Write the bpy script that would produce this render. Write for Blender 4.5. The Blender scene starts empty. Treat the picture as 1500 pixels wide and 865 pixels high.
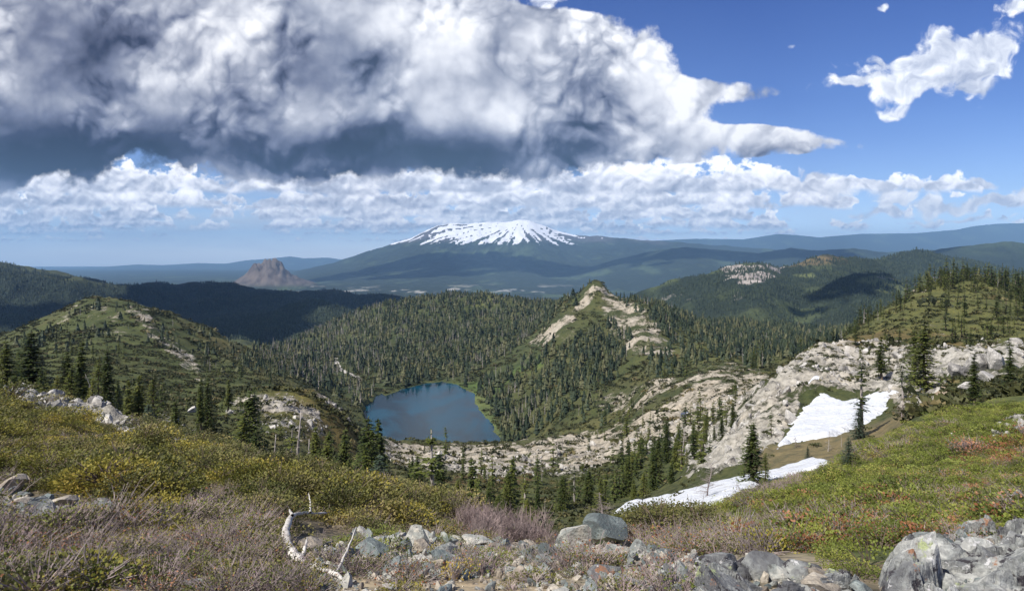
import bpy, bmesh, math, random, os
import numpy as np
from mathutils import Vector, Matrix
R = math.radians
scene = bpy.context.scene
SKIP = ()
# ---------------------------------------------------------------- camera
FX, HY, CX = 977.0, 372.0, 750.0          # focal length, eye-level row and middle column on a 1500 x 865 frame
cam_d = bpy.data.cameras.new('camera'); cam = bpy.data.objects.new('camera', cam_d)
scene.collection.objects.link(cam); scene.camera = cam
cam_d.sensor_width = 36; cam_d.lens = 36 * FX / 1500
cam_d.shift_y = -(432.5 - HY) / 1500
cam_d.clip_start = 0.1; cam_d.clip_end = 200000
cam.location = (0, 0, 0); cam.rotation_euler = (R(90), 0, 0)
scene.view_settings.view_transform = 'Standard'; scene.view_settings.look = 'None'
scene.view_settings.gamma = 1; scene.view_settings.exposure = 0.34
scene.cycles.use_denoising = True
try: scene.cycles.denoiser = 'OPENIMAGEDENOISE'
except Exception: pass
scene.cycles.max_bounces = 5; scene.cycles.diffuse_bounces = 2; scene.cycles.glossy_bounces = 2
scene.cycles.transmission_bounces = 3; scene.cycles.transparent_max_bounces = 8
scene.cycles.volume_bounces = 0; scene.cycles.caustics_reflective = False; scene.cycles.caustics_refractive = False
# ---------------------------------------------------------------- sun
SUN_EL, SUN_AZ = R(50), R(232)            # azimuth clockwise from the viewing direction (+Y): behind and to the left
sv = Vector((math.sin(SUN_AZ) * math.cos(SUN_EL), math.cos(SUN_AZ) * math.cos(SUN_EL), math.sin(SUN_EL)))
sl = bpy.data.lights.new('sun', 'SUN'); sl.energy = 5.0; sl.angle = R(0.6); sl.color = (1.0, 0.955, 0.88)
so = bpy.data.objects.new('sun', sl); scene.collection.objects.link(so)
so.rotation_euler = sv.to_track_quat('Z', 'Y').to_euler()
# ---------------------------------------------------------------- node helpers
def lin(c):
    c = [v / 255.0 for v in c]
    return tuple([(v / 12.92 if v <= 0.04045 else ((v + 0.055) / 1.055) ** 2.4) for v in c] + [1.0])
class G:
    """small expression builder over a node tree"""
    def __init__(s, nt): s.nt = nt
    def n(s, t): return s.nt.nodes.new(t)
    def put(s, sock, v):
        if isinstance(v, X): s.nt.links.new(v.k, sock)
        elif v is not None: sock.default_value = v
    def m(s, op, a, b=None, c=None, clamp=False):
        n = s.n('ShaderNodeMath'); n.operation = op; n.use_clamp = clamp
        s.put(n.inputs[0], a)
        if b is not None: s.put(n.inputs[1], b)
        if c is not None: s.put(n.inputs[2], c)
        return X(s, n.outputs[0])
    def sm(s, a, b, x, lo=0.0, hi=1.0, kind='SMOOTHSTEP'):
        n = s.n('ShaderNodeMapRange'); n.interpolation_type = kind
        s.put(n.inputs[0], x)
        for i, v in enumerate((a, b, lo, hi)): s.put(n.inputs[i + 1], v)
        return X(s, n.outputs[0])
    def ln(s, a, b, x, lo=0.0, hi=1.0): return s.sm(a, b, x, lo, hi, 'LINEAR')
    def vec(s, x, y, z=0.0):
        n = s.n('ShaderNodeCombineXYZ')
        for i, v in enumerate((x, y, z)): s.put(n.inputs[i], v)
        return X(s, n.outputs[0])
    def sep(s, v):
        n = s.n('ShaderNodeSeparateXYZ'); s.put(n.inputs[0], v); return [X(s, o) for o in n.outputs]
    def vm(s, op, a, b=None, scale=None):
        n = s.n('ShaderNodeVectorMath'); n.operation = op; s.put(n.inputs[0], a)
        if b is not None: s.put(n.inputs[1], b)
        if scale is not None: s.put(n.inputs['Scale'], scale)
        return X(s, n.outputs[0])
    def noise(s, v, scale, detail=4, rough=0.5, lac=2.0, dist=0.0, col=False, kind='FBM', w=None, flat2=False):
        n = s.n('ShaderNodeTexNoise'); n.noise_dimensions = ('2D' if flat2 else '3D') if w is None else '4D'
        n.noise_type = kind
        s.put(n.inputs['Vector'], v); s.put(n.inputs['Scale'], scale); s.put(n.inputs['Detail'], detail)
        s.put(n.inputs['Roughness'], rough); s.put(n.inputs['Lacunarity'], lac); s.put(n.inputs['Distortion'], dist)
        if w is not None: s.put(n.inputs['W'], w)
        return X(s, n.outputs[1 if col else 0])
    def voro(s, v, scale, feature='F1', detail=0, rough=0.5, smooth=0.5, out=0, rnd=1.0, flat2=False):
        n = s.n('ShaderNodeTexVoronoi'); n.voronoi_dimensions = '2D' if flat2 else '3D'; n.feature = feature; n.normalize = True
        s.put(n.inputs['Vector'], v); s.put(n.inputs['Scale'], scale)
        if 'Detail' in n.inputs: s.put(n.inputs['Detail'], detail); s.put(n.inputs['Roughness'], rough)
        if feature == 'SMOOTH_F1': s.put(n.inputs['Smoothness'], smooth)
        s.put(n.inputs['Randomness'], rnd)
        return X(s, n.outputs[out])
    def curve(s, x, pts, x0, x1, y0, y1):
        n = s.n('ShaderNodeFloatCurve'); c = n.mapping.curves[0]
        pts = sorted(((p[0] - x0) / (x1 - x0), (p[1] - y0) / (y1 - y0)) for p in pts)
        while len(c.points) < len(pts): c.points.new(0.5, 0.5)
        for p, q in zip(c.points, pts): p.location = q; p.handle_type = 'AUTO_CLAMPED'
        n.mapping.use_clip = False; n.mapping.update()
        s.put(n.inputs[1], s.m('DIVIDE', x - x0, x1 - x0, clamp=True)); s.put(n.inputs[0], 1.0)
        return X(s, n.outputs[0]) * (y1 - y0) + y0
    def ramp(s, x, stops, mode='LINEAR'):
        n = s.n('ShaderNodeValToRGB'); n.color_ramp.interpolation = mode; e = n.color_ramp.elements
        while len(e) < len(stops): e.new(0.5)
        for el, (p, c) in zip(e, stops): el.position = p; el.color = c if len(c) == 4 else tuple(c) + (1.0,)
        s.put(n.inputs[0], x); return X(s, n.outputs[0])
    def mix(s, f, a, b, mode='MIX'):
        n = s.n('ShaderNodeMix'); n.data_type = 'RGBA'; n.blend_type = mode; n.clamp_factor = True
        s.put(n.inputs[0], f)
        for i, v in ((6, a), (7, b)): s.put(n.inputs[i], (tuple(v) + (1.0,))[:4] if isinstance(v, tuple) else v)
        return X(s, n.outputs[2])
    def mixf(s, f, a, b): return a + (b - a) * f if isinstance(a, X) else (b - a) * f + a
    def attr(s, name, fac=False):
        n = s.n('ShaderNodeAttribute'); n.attribute_name = name; return X(s, n.outputs['Fac' if fac else 'Color'])
class X:
    def __init__(s, g, k): s.g = g; s.k = k
    def __add__(s, o): return s.g.m('ADD', s, o)
    __radd__ = __add__
    def __sub__(s, o): return s.g.m('SUBTRACT', s, o)
    def __rsub__(s, o): return s.g.m('SUBTRACT', o, s)
    def __mul__(s, o): return s.g.m('MULTIPLY', s, o)
    __rmul__ = __mul__
    def __truediv__(s, o): return s.g.m('DIVIDE', s, o)
    def clamp(s): return s.g.m('ADD', s, 0.0, clamp=True)
    def mn(s, o): return s.g.m('MINIMUM', s, o)
    def mx(s, o): return s.g.m('MAXIMUM', s, o)
    def pw(s, o): return s.g.m('POWER', s.mx(0.0), o)
    def abs(s): return s.g.m('ABSOLUTE', s)
# ---------------------------------------------------------------- world: daylight sky with clouds, all laid out by direction
world = bpy.data.worlds.new('World'); scene.world = world; world.use_nodes = True
wt = world.node_tree; wt.nodes.clear(); g = G(wt)
tc = g.n('ShaderNodeTexCoord'); D = X(g, tc.outputs['Generated'])
dx, dy, dz = g.sep(D)
def n2(*a, **k): return g.noise(*a, flat2=True, **k)
dyc = dy.mx(0.12)
U = dx / dyc * 9.77 + 7.5                 # hundreds of columns / rows of the frame, as tangents of the direction
V = 3.72 - dz / dyc * 9.77
sky = g.n('ShaderNodeTexSky'); sky.sky_type = 'NISHITA'; sky.sun_disc = False
sky.sun_elevation = SUN_EL; sky.sun_rotation = SUN_AZ; sky.altitude = 1900; sky.air_density = 1.0; sky.dust_density = 0.4; sky.ozone_density = 2.0
skyc = g.mix(1.0, X(g, sky.outputs[0]), (0.085, 0.090, 0.118), 'MULTIPLY')
# deep polarised blue high up, paler towards the horizon
skyc = g.mix(1.0, skyc, g.ramp(g.ln(0.0, 4.2, V), [(0.0, (0.40, 0.52, 0.76)), (0.35, (0.58, 0.68, 0.82)), (0.65, (0.95, 0.97, 0.95)), (0.72, (1.15, 1.15, 1.1)), (0.8, (1.5, 1.5, 1.45)), (0.87, (2.0, 2.0, 2.0)), (1, (1.8, 1.9, 2.1))]), 'MULTIPLY')
P = g.vec(U, V, 0.0)
wv = n2(P, 0.7, 1.5, 0.45, col=True)
Pw = g.vm('ADD', P, g.vm('SCALE', g.vm('SUBTRACT', wv, (0.5, 0.5, 0.5)), scale=0.42))
wv2 = n2(P, 3.6, 3, 0.6, col=True)
Pw = g.vm('ADD', Pw, g.vm('SCALE', g.vm('SUBTRACT', wv2, (0.5, 0.5, 0.5)), scale=0.09))
def fb(v, sc=0.55, rough=0.52, det=6): return n2(v, sc, det, rough)
def puff(v, sc): return 1.0 - g.voro(v, sc, 'F1', detail=2.0, rough=0.5, flat2=True)
def blob(cx, cy, rx, ry, UU, VV):
    a = (UU - cx) * (1 / rx); b = (VV - cy) * (1 / ry)
    return g.m('EXPONENT', (a * a + b * b) * -1.0)
# --- main cloud
xR = g.curve(V, [(-6, 5.0), (-2, 6.2), (-.3, 6.9), (0, 7.6), (.12, 8.4), (.3, 9.2), (.7, 9.55), (1.0, 9.75), (1.15, 10.6), (1.35, 11.25), (1.55, 10.7), (1.72, 10.5),
                 (1.85, 11.4), (2.02, 12.3), (2.12, 12.7), (2.25, 11.6), (2.38, 10.2), (2.5, 9.3), (2.62, 8.6), (3, 6)], -6, 3, 4, 14)
vB = g.curve(U, [(-8, 3.3), (-1, 3.2), (0, 2.95), (1.2, 2.78), (2.2, 2.5), (3, 2.58), (5, 2.55), (7, 2.62), (8.4, 2.66), (9.2, 2.55), (10.5, 2.4), (12.7, 2.25), (20, 2.0)], -8, 20, 1, 4)
def lit(v, sc, k=1.0):
    """each billow lit from its upper left: offset of the point from the centre of its cell"""
    n = g.n('ShaderNodeTexVoronoi'); n.voronoi_dimensions = '2D'; n.feature = 'F1'
    g.put(n.inputs['Vector'], v); n.inputs['Scale'].default_value = sc
    d = g.vm('SUBTRACT', v, X(g, n.outputs['Position'])); x, y, _ = g.sep(d); r_ = X(g, n.outputs['Distance'])
    return ((x * -0.45 - y * 0.9) * (sc * 1.5) * g.sm(0.66, 0.10, r_) * 1.5, r_)
f1 = fb(Pw)
l1, r1 = lit(Pw, 1.1); l2, r2 = lit(Pw, 2.7); l3, r3 = lit(Pw, 6.0)
fz = n2(g.vec(U, V + 60.0), 3.2, 6, 0.66)
sdR = (xR - U) * 0.55; sdB = (vB - V) * 1.3
edge = (f1 - 0.5) * 1.0 + (fz - 0.5) * 0.42 + (0.45 - r1) * 0.28 + (0.45 - r2) * 0.14 + (0.45 - r3) * 0.06
sd = sdR.mn(sdB)
dm = g.sm(-0.02, 0.20, sd + edge)
def billow(v, sc, det=3):
    """rounded heads with dark creases between them"""
    a = n2(v, sc, 1.0, 0.4); b = n2(g.vm('ADD', v, (5.2, 1.3, 0)), sc * 2.3, 1.0, 0.4); c_ = n2(g.vm('ADD', v, (2.2, 7.3, 0)), sc * 5.1, 1.0, 0.4)
    return ((a - 0.5).abs() * 2.4 + (b - 0.5).abs() * 1.2 + (c_ - 0.5).abs() * 0.4)
b1 = billow(Pw, 1.35)
b1b = billow(g.vm('ADD', Pw, (-0.05, -0.10, 0)), 1.35)
soft = n2(g.vec(U + 3.0, V * 1.25), 0.8, 3, 0.5)
near = g.sm(1.9, 0.1, sdR + edge)
crisp = g.sm(0.42, 0.58, n2(g.vec(U + 9, V), 0.6, 2, 0.5))
rel = (b1 - 0.55) * (0.12 + crisp * 0.22 + near * 0.12) + (b1b - b1) * (-0.28) * (crisp * 0.7 + near * 0.5 + .1) + (soft - 0.5) * 0.9 + (fz - 0.5) * 0.13 + (l1 * .13 + l2 * .10) * (crisp * .6 + near * .6)
Uw, Vw, _ = g.sep(Pw)
big = [(0.3, 1.6, 1.3, 1.3, -.36), (1.6, 1.2, 0.55, 1.1, -.26), (4.9, 0.95, 0.9, 0.55, -.36), (2.2, 2.25, 3.4, 0.42, -.52), (6.2, 2.25, 2.6, 0.42, -.55), (8.0, 2.3, 1.2, 0.36, -.30),
       (0.6, 2.5, 1.6, 0.4, -.22), (8.7, 1.45, 0.5, 0.6, -.20), (1.3, 0.3, 1.0, 0.4, -.14), (3.6, 1.2, 1.4, 0.3, -.08), (2.6, 1.75, 0.9, 0.3, -.22),
       (6.3, 0.5, 1.0, 0.6, .16), (8.8, 0.8, 0.8, 0.6, .22), (3.1, 0.8, 0.6, 0.35, .22), (0.0, 0.45, 0.25, 0.4, .25), (5.6, 1.55, 1.3, 0.3, .12), (9.9, 1.8, 1.2, 0.6, .18), (2.3, .15, .5, .3, .15), (11.4, 2.05, 1.3, .22, .28)]
Lm = f1 * 0 + 0.72
for cx, cy, rx, ry, w in big: Lm = Lm + blob(cx, cy, rx, ry, Uw, Vw) * (w * 0.84)
edgebright = g.sm(1.1, 0.15, sdR + edge) * g.sm(2.6, 1.9, V)
Lm = Lm + rel + edgebright * 0.10 + (f1 - 0.5) * 0.45
cl_ramp = [(0.0, lin((22, 25, 40))), (0.2, lin((50, 54, 76))), (0.42, lin((112, 118, 140))), (0.65, lin((165, 169, 183))), (0.85, lin((216, 218, 226))), (1.0, lin((248, 248, 250)))]
cm = g.ramp(Lm, cl_ramp)
# --- lower bank: rows of cumulus one behind the other, rounded heads over level grey bases
amt = g.curve(U, [(-6, .3), (0, .52), (1.5, .48), (2.4, .32), (3.2, .16), (4.1, .38), (5, .44), (6, .5), (8, .5), (10, .42), (11.2, .34), (12, .10), (13.5, .06), (15, .08), (20, .1)], -6, 20, -.5, 1)
ROWS = [(3.53, .10, 5.0, -.34), (3.44, .15, 3.6, -.22), (3.36, .26, 2.3, -.06), (3.22, .34, 1.9, .0), (3.05, .42, 1.5, .06), (2.82, .46, 1.3, .12)]
rows = []
for k, (vb, hh_, sc_, am) in enumerate(ROWS):
    Qk = g.vec(U + 13.7 * (k + 1), V * 1.25)
    qw_ = n2(Qk, sc_ * 1.6, 2, 0.5, col=True)
    Qk = g.vm('ADD', Qk, g.vm('SCALE', g.vm('SUBTRACT', qw_, (0.5, 0.5, 0.5)), scale=0.22 / sc_))
    a_ = n2(Qk, sc_, 5, 0.56); bw = billow(Qk, sc_ * 1.7); bwb = billow(g.vm('ADD', Qk, (-0.05 / sc_, -0.11 / sc_, 0)), sc_ * 1.7)
    ek = (vb - V) * (1.0 / hh_)
    wav = (n2(g.vec(U * 1.3 + 5.0 * k, V * 0.2), 1.2, 2, 0.5) - 0.5) * 0.16
    fk = amt * 1.1 + am + (a_ - 0.5) * 1.7 + (bw - 0.55) * 0.22 - (ek - 0.25).mx(0.0) * 0.62 - 0.06
    mk = g.sm(0.0, 0.13, fk) * g.sm(vb + 0.03 + .02 * hh_, vb - 0.05, V + wav + (a_ - .5) * .12)
    Lk = 0.56 + g.sm(0.0, 0.95, ek + (a_ - 0.5) * 0.9) * 0.34 + (bwb - bw) * 0.42 + (bw - 0.55) * 0.14 + g.sm(.3, .0, fk) * 0.12 + (a_ - 0.5) * 0.3
    ck = g.mix(1.0, (1.42, 1.40, 1.38), g.ramp(Lk, [(0.0, lin((86, 94, 116))), (0.3, lin((126, 134, 154))), (0.55, lin((172, 178, 192))), (0.8, lin((222, 224, 231))), (1.0, lin((246, 247, 250)))]), 'MULTIPLY')
    rows.append((mk, ck))
# thin pale veil behind the bank
veil = g.sm(0.35, 0.75, n2(g.vec(U * 0.5, V * 3.2, 2.0), 1.2, 6, 0.55)) * g.sm(2.5, 3.1, V) * g.sm(3.9, 3.3, V) * g.sm(14, 8, U)
# --- separate small cumulus on the right
small = [(13.7, 0.98, 1.15, 0.34, 1.0), (14.45, .82, .5, .45, .95), (12.6, 1.22, .75, .16, .75), (13.3, 1.22, .9, .28, .9), (13.1, 1.6, .3, .1, .5), (13.9, .8, .7, .4, .85), (14.2, 1.25, .7, .3, .7), (14.95, 0.05, .35, .22, .8), (12.88, .1, .16, .08, .55), (11.6, .72, .2, .05, .42),
         (12.1, 2.72, .46, .26, .95), (12.75, 0.75, .35, .07, .4), (13.35, 2.67, .18, .09, .8), (13.1, 2.88, .5, .12, .9), (14.38, 2.66, .28, .14, .85), (13.8, 3.0, .6, .12, .85), (14.6, 2.93, .5, .13, .9), (12.9, 3.08, .8, .1, .75), (12.1, 2.95, .5, .14, .7), (15.2, 2.85, .5, .2, .9), (13.6, 3.2, 1.4, .06, .5), (0.7, 3.83, .5, .05, .5), (8.0, -0.05, .3, .28, .8), (17, 1, .8, .4, .8)]
P3 = g.vec(U, V, 0)
w3 = n2(P3, 1.6, 2, 0.5, col=True)
P3w = g.vm('ADD', P3, g.vm('SCALE', g.vm('SUBTRACT', w3, (0.5, 0.5, 0.5)), scale=0.45))
U3, V3, _ = g.sep(P3w)
s3 = None
for cx, cy, rx, ry, w in small:
    b = blob(cx, cy, rx, ry, U3, V3) * w
    s3 = b if s3 is None else s3.mx(b)
n3 = n2(P3w, 1.7, 6, 0.58); n3b = n2(g.vm('ADD', P3w, (-0.05, -0.11, 0)), 1.7, 6, 0.58); sb = billow(P3w, 2.6)
k1, u1 = lit(P3w, 3.0); k2, u2 = lit(P3w, 7.0)
e3 = s3 + (n3 - 0.5) * 1.0 + (0.45 - u1) * 0.3 + (0.45 - u2) * 0.12
d3 = g.sm(0.38, 0.66, e3 + (fz - 0.5) * 0.3)
L3 = 0.84 + (sb - 0.55) * 0.2 + (n2(P3w, 1.3, 2, .5) - 0.5) * 0.6 - g.sm(.25, .9, s3) * .12 + (n3 - n3b) * 0.8 + k1 * 0.13 + k2 * 0.07 + (n3 - 0.5) * 0.4
c3 = g.mix(1.0, (1.15, 1.15, 1.16), g.ramp(L3, [(0.0, lin((120, 128, 152))), (0.45, lin((160, 168, 188))), (0.75, lin((208, 212, 222))), (1.0, lin((247, 248, 251)))]), 'MULTIPLY')
col = g.mix(veil * 0.75, skyc, lin((205, 214, 226)))
col = g.mix(d3, col, c3)
for mk, ck in rows: col = g.mix(mk * g.sm(-0.05, 0.1, dy), col, ck)
front = g.sm(-0.05, 0.12, dy)
back = g.sm(0.5, 0.62, g.noise(D, 2.2, 4, 0.55)) * (1.0 - front)
col = g.mix(dm * front, col, cm)
col = g.mix(back * 0.8, col, lin((190, 194, 205)))
bg = g.n('ShaderNodeBackground'); g.put(bg.inputs[0], col); bg.inputs[1].default_value = 1.0
wo = g.n('ShaderNodeOutputWorld'); wt.links.new(bg.outputs[0], wo.inputs[0])
world.cycles.sampling_method = 'MANUAL'; world.cycles.sample_map_resolution = 512
# ---------------------------------------------------------------- noise in numpy
rng = np.random.default_rng(7)
def _h(ix, iy, seed):
    n = (ix.astype(np.int64) * 374761393 + iy.astype(np.int64) * 668265263 + seed * 1442695041) & 0xffffffff
    n = ((n ^ (n >> 13)) * 1274126177) & 0xffffffff
    return (n ^ (n >> 16)) & 0xffffffff
def pnoise(x, y, seed=0):
    ix = np.floor(x); iy = np.floor(y); fx = x - ix; fy = y - iy
    u = fx * fx * fx * (fx * (fx * 6 - 15) + 10); v = fy * fy * fy * (fy * (fy * 6 - 15) + 10)
    def gr(jx, jy, dx, dy):
        t = _h(jx, jy, seed) * (2 * np.pi / 4294967296.0)
        return np.cos(t) * dx + np.sin(t) * dy
    a = gr(ix, iy, fx, fy); b = gr(ix + 1, iy, fx - 1, fy); c = gr(ix, iy + 1, fx, fy - 1); d = gr(ix + 1, iy + 1, fx - 1, fy - 1)
    return ((a + (b - a) * u) * (1 - v) + (c + (d - c) * u) * v) * 1.4
def fbm(x, y, sc, oct=4, seed=0, gain=0.5):
    s = 0; a = 1; t = 0
    for k in range(oct):
        s = s + a * pnoise(x / sc + 17.3 * k, y / sc - 9.1 * k, seed + k); t += a; a *= gain; sc = sc / 2.03
    return s / t * 1.6
def sst(a, b, x):
    t = np.clip((x - a) / (b - a), 0, 1); return t * t * (3 - 2 * t)
def inpoly(px, py, poly):
    r = np.zeros(np.shape(px), bool); n = len(poly)
    for i in range(n):
        x1, y1 = poly[i]; x2, y2 = poly[(i + 1) % n]
        if y1 == y2: continue
        c = ((y1 > py) != (y2 > py)) & (px < (x2 - x1) * (py - y1) / (y2 - y1) + x1)
        r ^= c
    return r
def polydist(px, py, poly):
    d = np.full(np.shape(px), 1e18); n = len(poly)
    for i in range(n):
        x1, y1 = poly[i]; x2, y2 = poly[(i + 1) % n]
        ex, ey = x2 - x1, y2 - y1
        t = np.clip(((px - x1) * ex + (py - y1) * ey) / (ex * ex + ey * ey + 1e-12), 0, 1)
        d = np.minimum(d, (px - x1 - t * ex) ** 2 + (py - y1 - t * ey) ** 2)
    return np.sqrt(d)
def sdpoly(px, py, poly):                 # negative inside
    return np.where(inpoly(px, py, poly), -1.0, 1.0) * polydist(px, py, poly)
# ---------------------------------------------------------------- relief: profiles by bearing, (distance, slope row) pairs
PROF = {
 -350: [(3.4,860),(5,755),(9,672),(14,600),(20,560),(28,530),(45,545),(80,550),(150,540),(250,530),(400,515),(550,505),(700,500),(1000,540),(1500,540),(2500,489)],
 -150: [(3.4,865),(5,760),(9,680),(14,610),(20,570),(28,545),(45,560),(80,565),(150,555),(250,548),(400,530),(550,515),(650,508),(720,512),(1000,545),(1500,535),(2500,489)],
 0: [(3.4,865),(5,765),(9,693),(14,632),(20,592),(28,560),(45,580),(80,588),(150,580),(250,562),(400,528),(550,508),(650,493),(760,510),(1000,545),(1500,535),(2500,489)],
 75: [(3.4,865),(5,768),(9,697),(14,640),(20,604),(28,576),(45,600),(80,594),(150,586),(250,570),(400,525),(550,490),(680,460),(800,490),(1000,530),(1500,535),(2500,489)],
 150: [(3.4,865),(5,770),(9,702),(14,652),(20,620),(28,597),(45,625),(80,606),(150,592),(250,572),(400,522),(550,478),(690,437),(820,470),(1000,510),(1500,535),(2500,489)],
 205: [(3.4,865),(5,772),(9,706),(14,660),(20,632),(27,616),(45,650),(80,622),(150,597),(250,575),(400,530),(550,482),(680,447),(820,475),(1000,512),(1500,530),(2500,489)],
 300: [(3.4,865),(5,776),(9,716),(14,678),(18,660),(24,648),(40,690),(70,655),(115,622),(170,596),(205,588),(240,592),(320,572),(420,545),(560,512),(680,480),(800,505),(1000,520),(1500,520),(2500,489)],
 350: [(3.4,865),(5,778),(9,722),(13,690),(17,674),(22,664),(38,715),(65,672),(110,636),(160,600),(195,578),(230,586),(320,572),(420,550),(560,526),(700,506),(800,515),(1000,512),(1300,505),(2500,489)],
 400: [(3.4,865),(5,780),(8,735),(12,700),(16,684),(20,677),(35,740),(60,690),(100,650),(150,614),(200,569),(240,585),(320,578),(420,562),(560,542),(700,530),(850,518),(1000,512),(1200,506),(1500,520),(2500,489)],
 445: [(3.4,865),(5,782),(8,740),(12,706),(16,690),(20,684),(35,750),(60,700),(100,665),(150,628),(205,567),(240,595),(300,600),(400,578),(550,560),(700,550),(850,528),(1000,516),(1300,493),(1500,498),(2500,489)],
 500: [(3.4,865),(5,786),(8,748),(12,716),(16,702),(20,700),(35,765),(60,722),(100,700),(150,668),(205,603),(240,620),(300,660),(420,650),(500,625),(600,597),(780,557),(1000,522),(1300,478),(1450,468),(1700,500),(2500,489)],
 550: [(3.4,865),(5,793),(8,757),(12,726),(16,710),(20,712),(35,780),(55,740),(90,720),(140,692),(210,655),(250,637),(300,652),(400,690),(500,668),(600,612),(700,580),(790,560),(1000,516),(1300,468),(1450,450),(1700,480),(2500,489)],
 600: [(3.4,865),(5,800),(8,766),(12,737),(16,722),(30,790),(50,752),(80,733),(130,702),(200,680),(270,657),(330,646),(380,672),(440,688),(500,680),(600,625),(700,590),(775,562),(1000,512),(1300,462),(1450,440),(1700,468),(2200,500),(2500,489)],
 700: [(3.4,865),(5,808),(8,777),(11,757),(15,747),(28,805),(45,765),(80,742),(130,707),(200,677),(290,659),(360,649),(420,680),(500,675),(600,625),(700,590),(790,557),(1000,508),(1300,458),(1440,432),(1700,460),(2200,500),(2500,489)],
 780: [(3.4,865),(5,812),(8,788),(10,778),(25,825),(45,780),(80,746),(130,711),(200,681),(290,656),(350,644),(400,672),(460,672),(520,650),(600,606),(700,560),(850,512),(1000,490),(1200,470),(1400,441),(1600,462),(2200,500),(2500,489)],
 825: [(3.4,865),(5,814),(8,788),(9.5,780),(22,828),(40,785),(75,745),(130,711),(200,681),(280,652),(340,641),(390,655),(450,640),(550,585),(650,540),(780,490),(900,450),(980,441),(1100,455),(1350,447),(1550,468),(2200,500),(2500,489)],
 850: [(3.4,865),(5,814),(7,793),(9,781),(20,830),(38,788),(70,748),(130,710),(200,680),(280,650),(340,640),(390,650),(450,628),(550,577),(680,524),(800,478),(900,446),(955,432),(1060,458),(1300,480),(2000,500),(2500,489)],
 873: [(3.4,865),(5,814),(7,790),(9,776),(20,828),(35,788),(60,757),(90,738),(130,710),(200,680),(280,650),(330,640),(380,648),(450,618),(550,568),(700,512),(850,452),(945,405),(1050,455),(1300,500),(2000,500),(2500,489)],
 895: [(3.4,865),(5,813),(7,786),(9,768),(20,818),(32,782),(60,750),(90,735),(130,708),(200,678),(270,645),(320,630),(380,640),(450,612),(550,565),(700,510),(850,454),(930,431),(1050,460),(1300,500),(2000,500),(2500,489)],
 950: [(3.4,865),(5,810),(7,786),(10,764),(20,790),(30,765),(40,747),(60,732),(80,724),(110,700),(160,668),(230,632),(300,605),(400,575),(550,535),(700,488),(870,444),(1000,465),(1300,500),(2000,500),(2500,489)],
 1000: [(3.4,865),(5,808),(7,784),(10,762),(14,750),(24,765),(34,738),(45,722),(60,710),(80,695),(110,673),(150,648),(200,618),(260,602),(350,568),(450,548),(600,522),(750,492),(920,462),(1050,478),(1300,500),(2500,489)],
 1050: [(3.4,865),(5,805),(7,779),(10,756),(14,738),(22,745),(33,722),(45,703),(60,690),(80,668),(110,644),(150,615),(200,598),(260,578),(350,552),(450,536),(600,519),(700,508),(850,495),(1000,480),(1150,472),(1400,500),(2500,489)],
 1130: [(3.4,865),(5,800),(7,771),(10,745),(15,718),(22,716),(32,708),(43,690),(60,668),(75,640),(90,612),(110,582),(130,555),(160,560),(250,562),(400,545),(600,520),(800,500),(1000,488),(1150,478),(1500,500),(2500,489)],
 1200: [(3.4,865),(5,795),(7,760),(10,732),(15,704),(20,693),(30,696),(42,678),(52,665),(65,645),(80,622),(100,586),(120,548),(145,518),(170,503),(220,515),(300,525),(450,518),(650,508),(900,495),(1150,484),(1500,500),(2500,489)],
 1280: [(3.4,865),(5,790),(7,750),(10,715),(15,680),(22,650),(28,642),(42,650),(60,630),(80,604),(100,580),(130,545),(170,515),(220,492),(300,478),(380,464),(450,476),(600,488),(900,492),(1150,486),(1500,500),(2500,489)],
 1350: [(3.4,865),(5,785),(7,742),(10,705),(15,665),(22,630),(32,605),(45,597),(60,587),(80,572),(95,558),(120,530),(145,514),(180,506),(230,478),(300,450),(400,427),(440,421),(520,440),(700,490),(1150,490),(2500,489)],
 1400: [(3.4,862),(5,782),(7,738),(10,702),(15,660),(22,622),(32,596),(45,588),(60,578),(80,560),(95,542),(112,520),(140,516),(180,502),(240,472),(300,447),(380,425),(435,411),(520,435),(700,490),(1150,490),(2500,489)],
 1450: [(3.4,860),(5,778),(7,733),(10,698),(15,652),(22,612),(32,586),(45,575),(60,568),(80,552),(95,530),(110,512),(135,516),(180,500),(240,468),(300,444),(380,424),(430,411),(520,440),(700,490),(1150,495),(2500,489)],
 1500: [(3.4,858),(5,775),(7,728),(10,690),(15,640),(22,600),(30,578),(40,566),(55,560),(75,550),(95,532),(115,512),(150,505),(200,488),(300,456),(380,437),(450,420),(540,445),(700,495),(1150,495),(2500,489)],
 1650: [(3.4,850),(5,768),(7,718),(10,675),(15,620),(22,580),(30,560),(60,545),(100,522),(150,502),(300,455),(400,438),(450,430),(520,450),(700,495),(1150,495),(2500,489)],
 1850: [(3.4,845),(5,755),(7,705),(10,655),(15,600),(22,565),(30,545),(60,535),(100,515),(150,498),(300,455),(400,440),(450,435),(520,455),(700,495),(1150,495),(2500,489)]}
def mono_tan(x, y):
    h = np.diff(x); d = np.diff(y) / h; m = np.zeros(len(x)); m[0] = d[0]; m[-1] = d[-1]
    for i in range(1, len(x) - 1):
        if d[i - 1] * d[i] > 0:
            w1 = 2 * h[i] + h[i - 1]; w2 = h[i] + 2 * h[i - 1]; m[i] = (w1 + w2) / (w1 / d[i - 1] + w2 / d[i])
    return m
def herm(x, y, m, q):
    q = np.clip(q, x[0], x[-1]); i = np.clip(np.searchsorted(x, q) - 1, 0, len(x) - 2)
    h = x[i + 1] - x[i]; t = (q - x[i]) / h
    return (2*t**3-3*t**2+1)*y[i] + (t**3-2*t**2+t)*h*m[i] + (-2*t**3+3*t**2)*y[i+1] + (t**3-t**2)*h*m[i+1]
LN = np.linspace(math.log(3.4), math.log(2500), 700)
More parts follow.
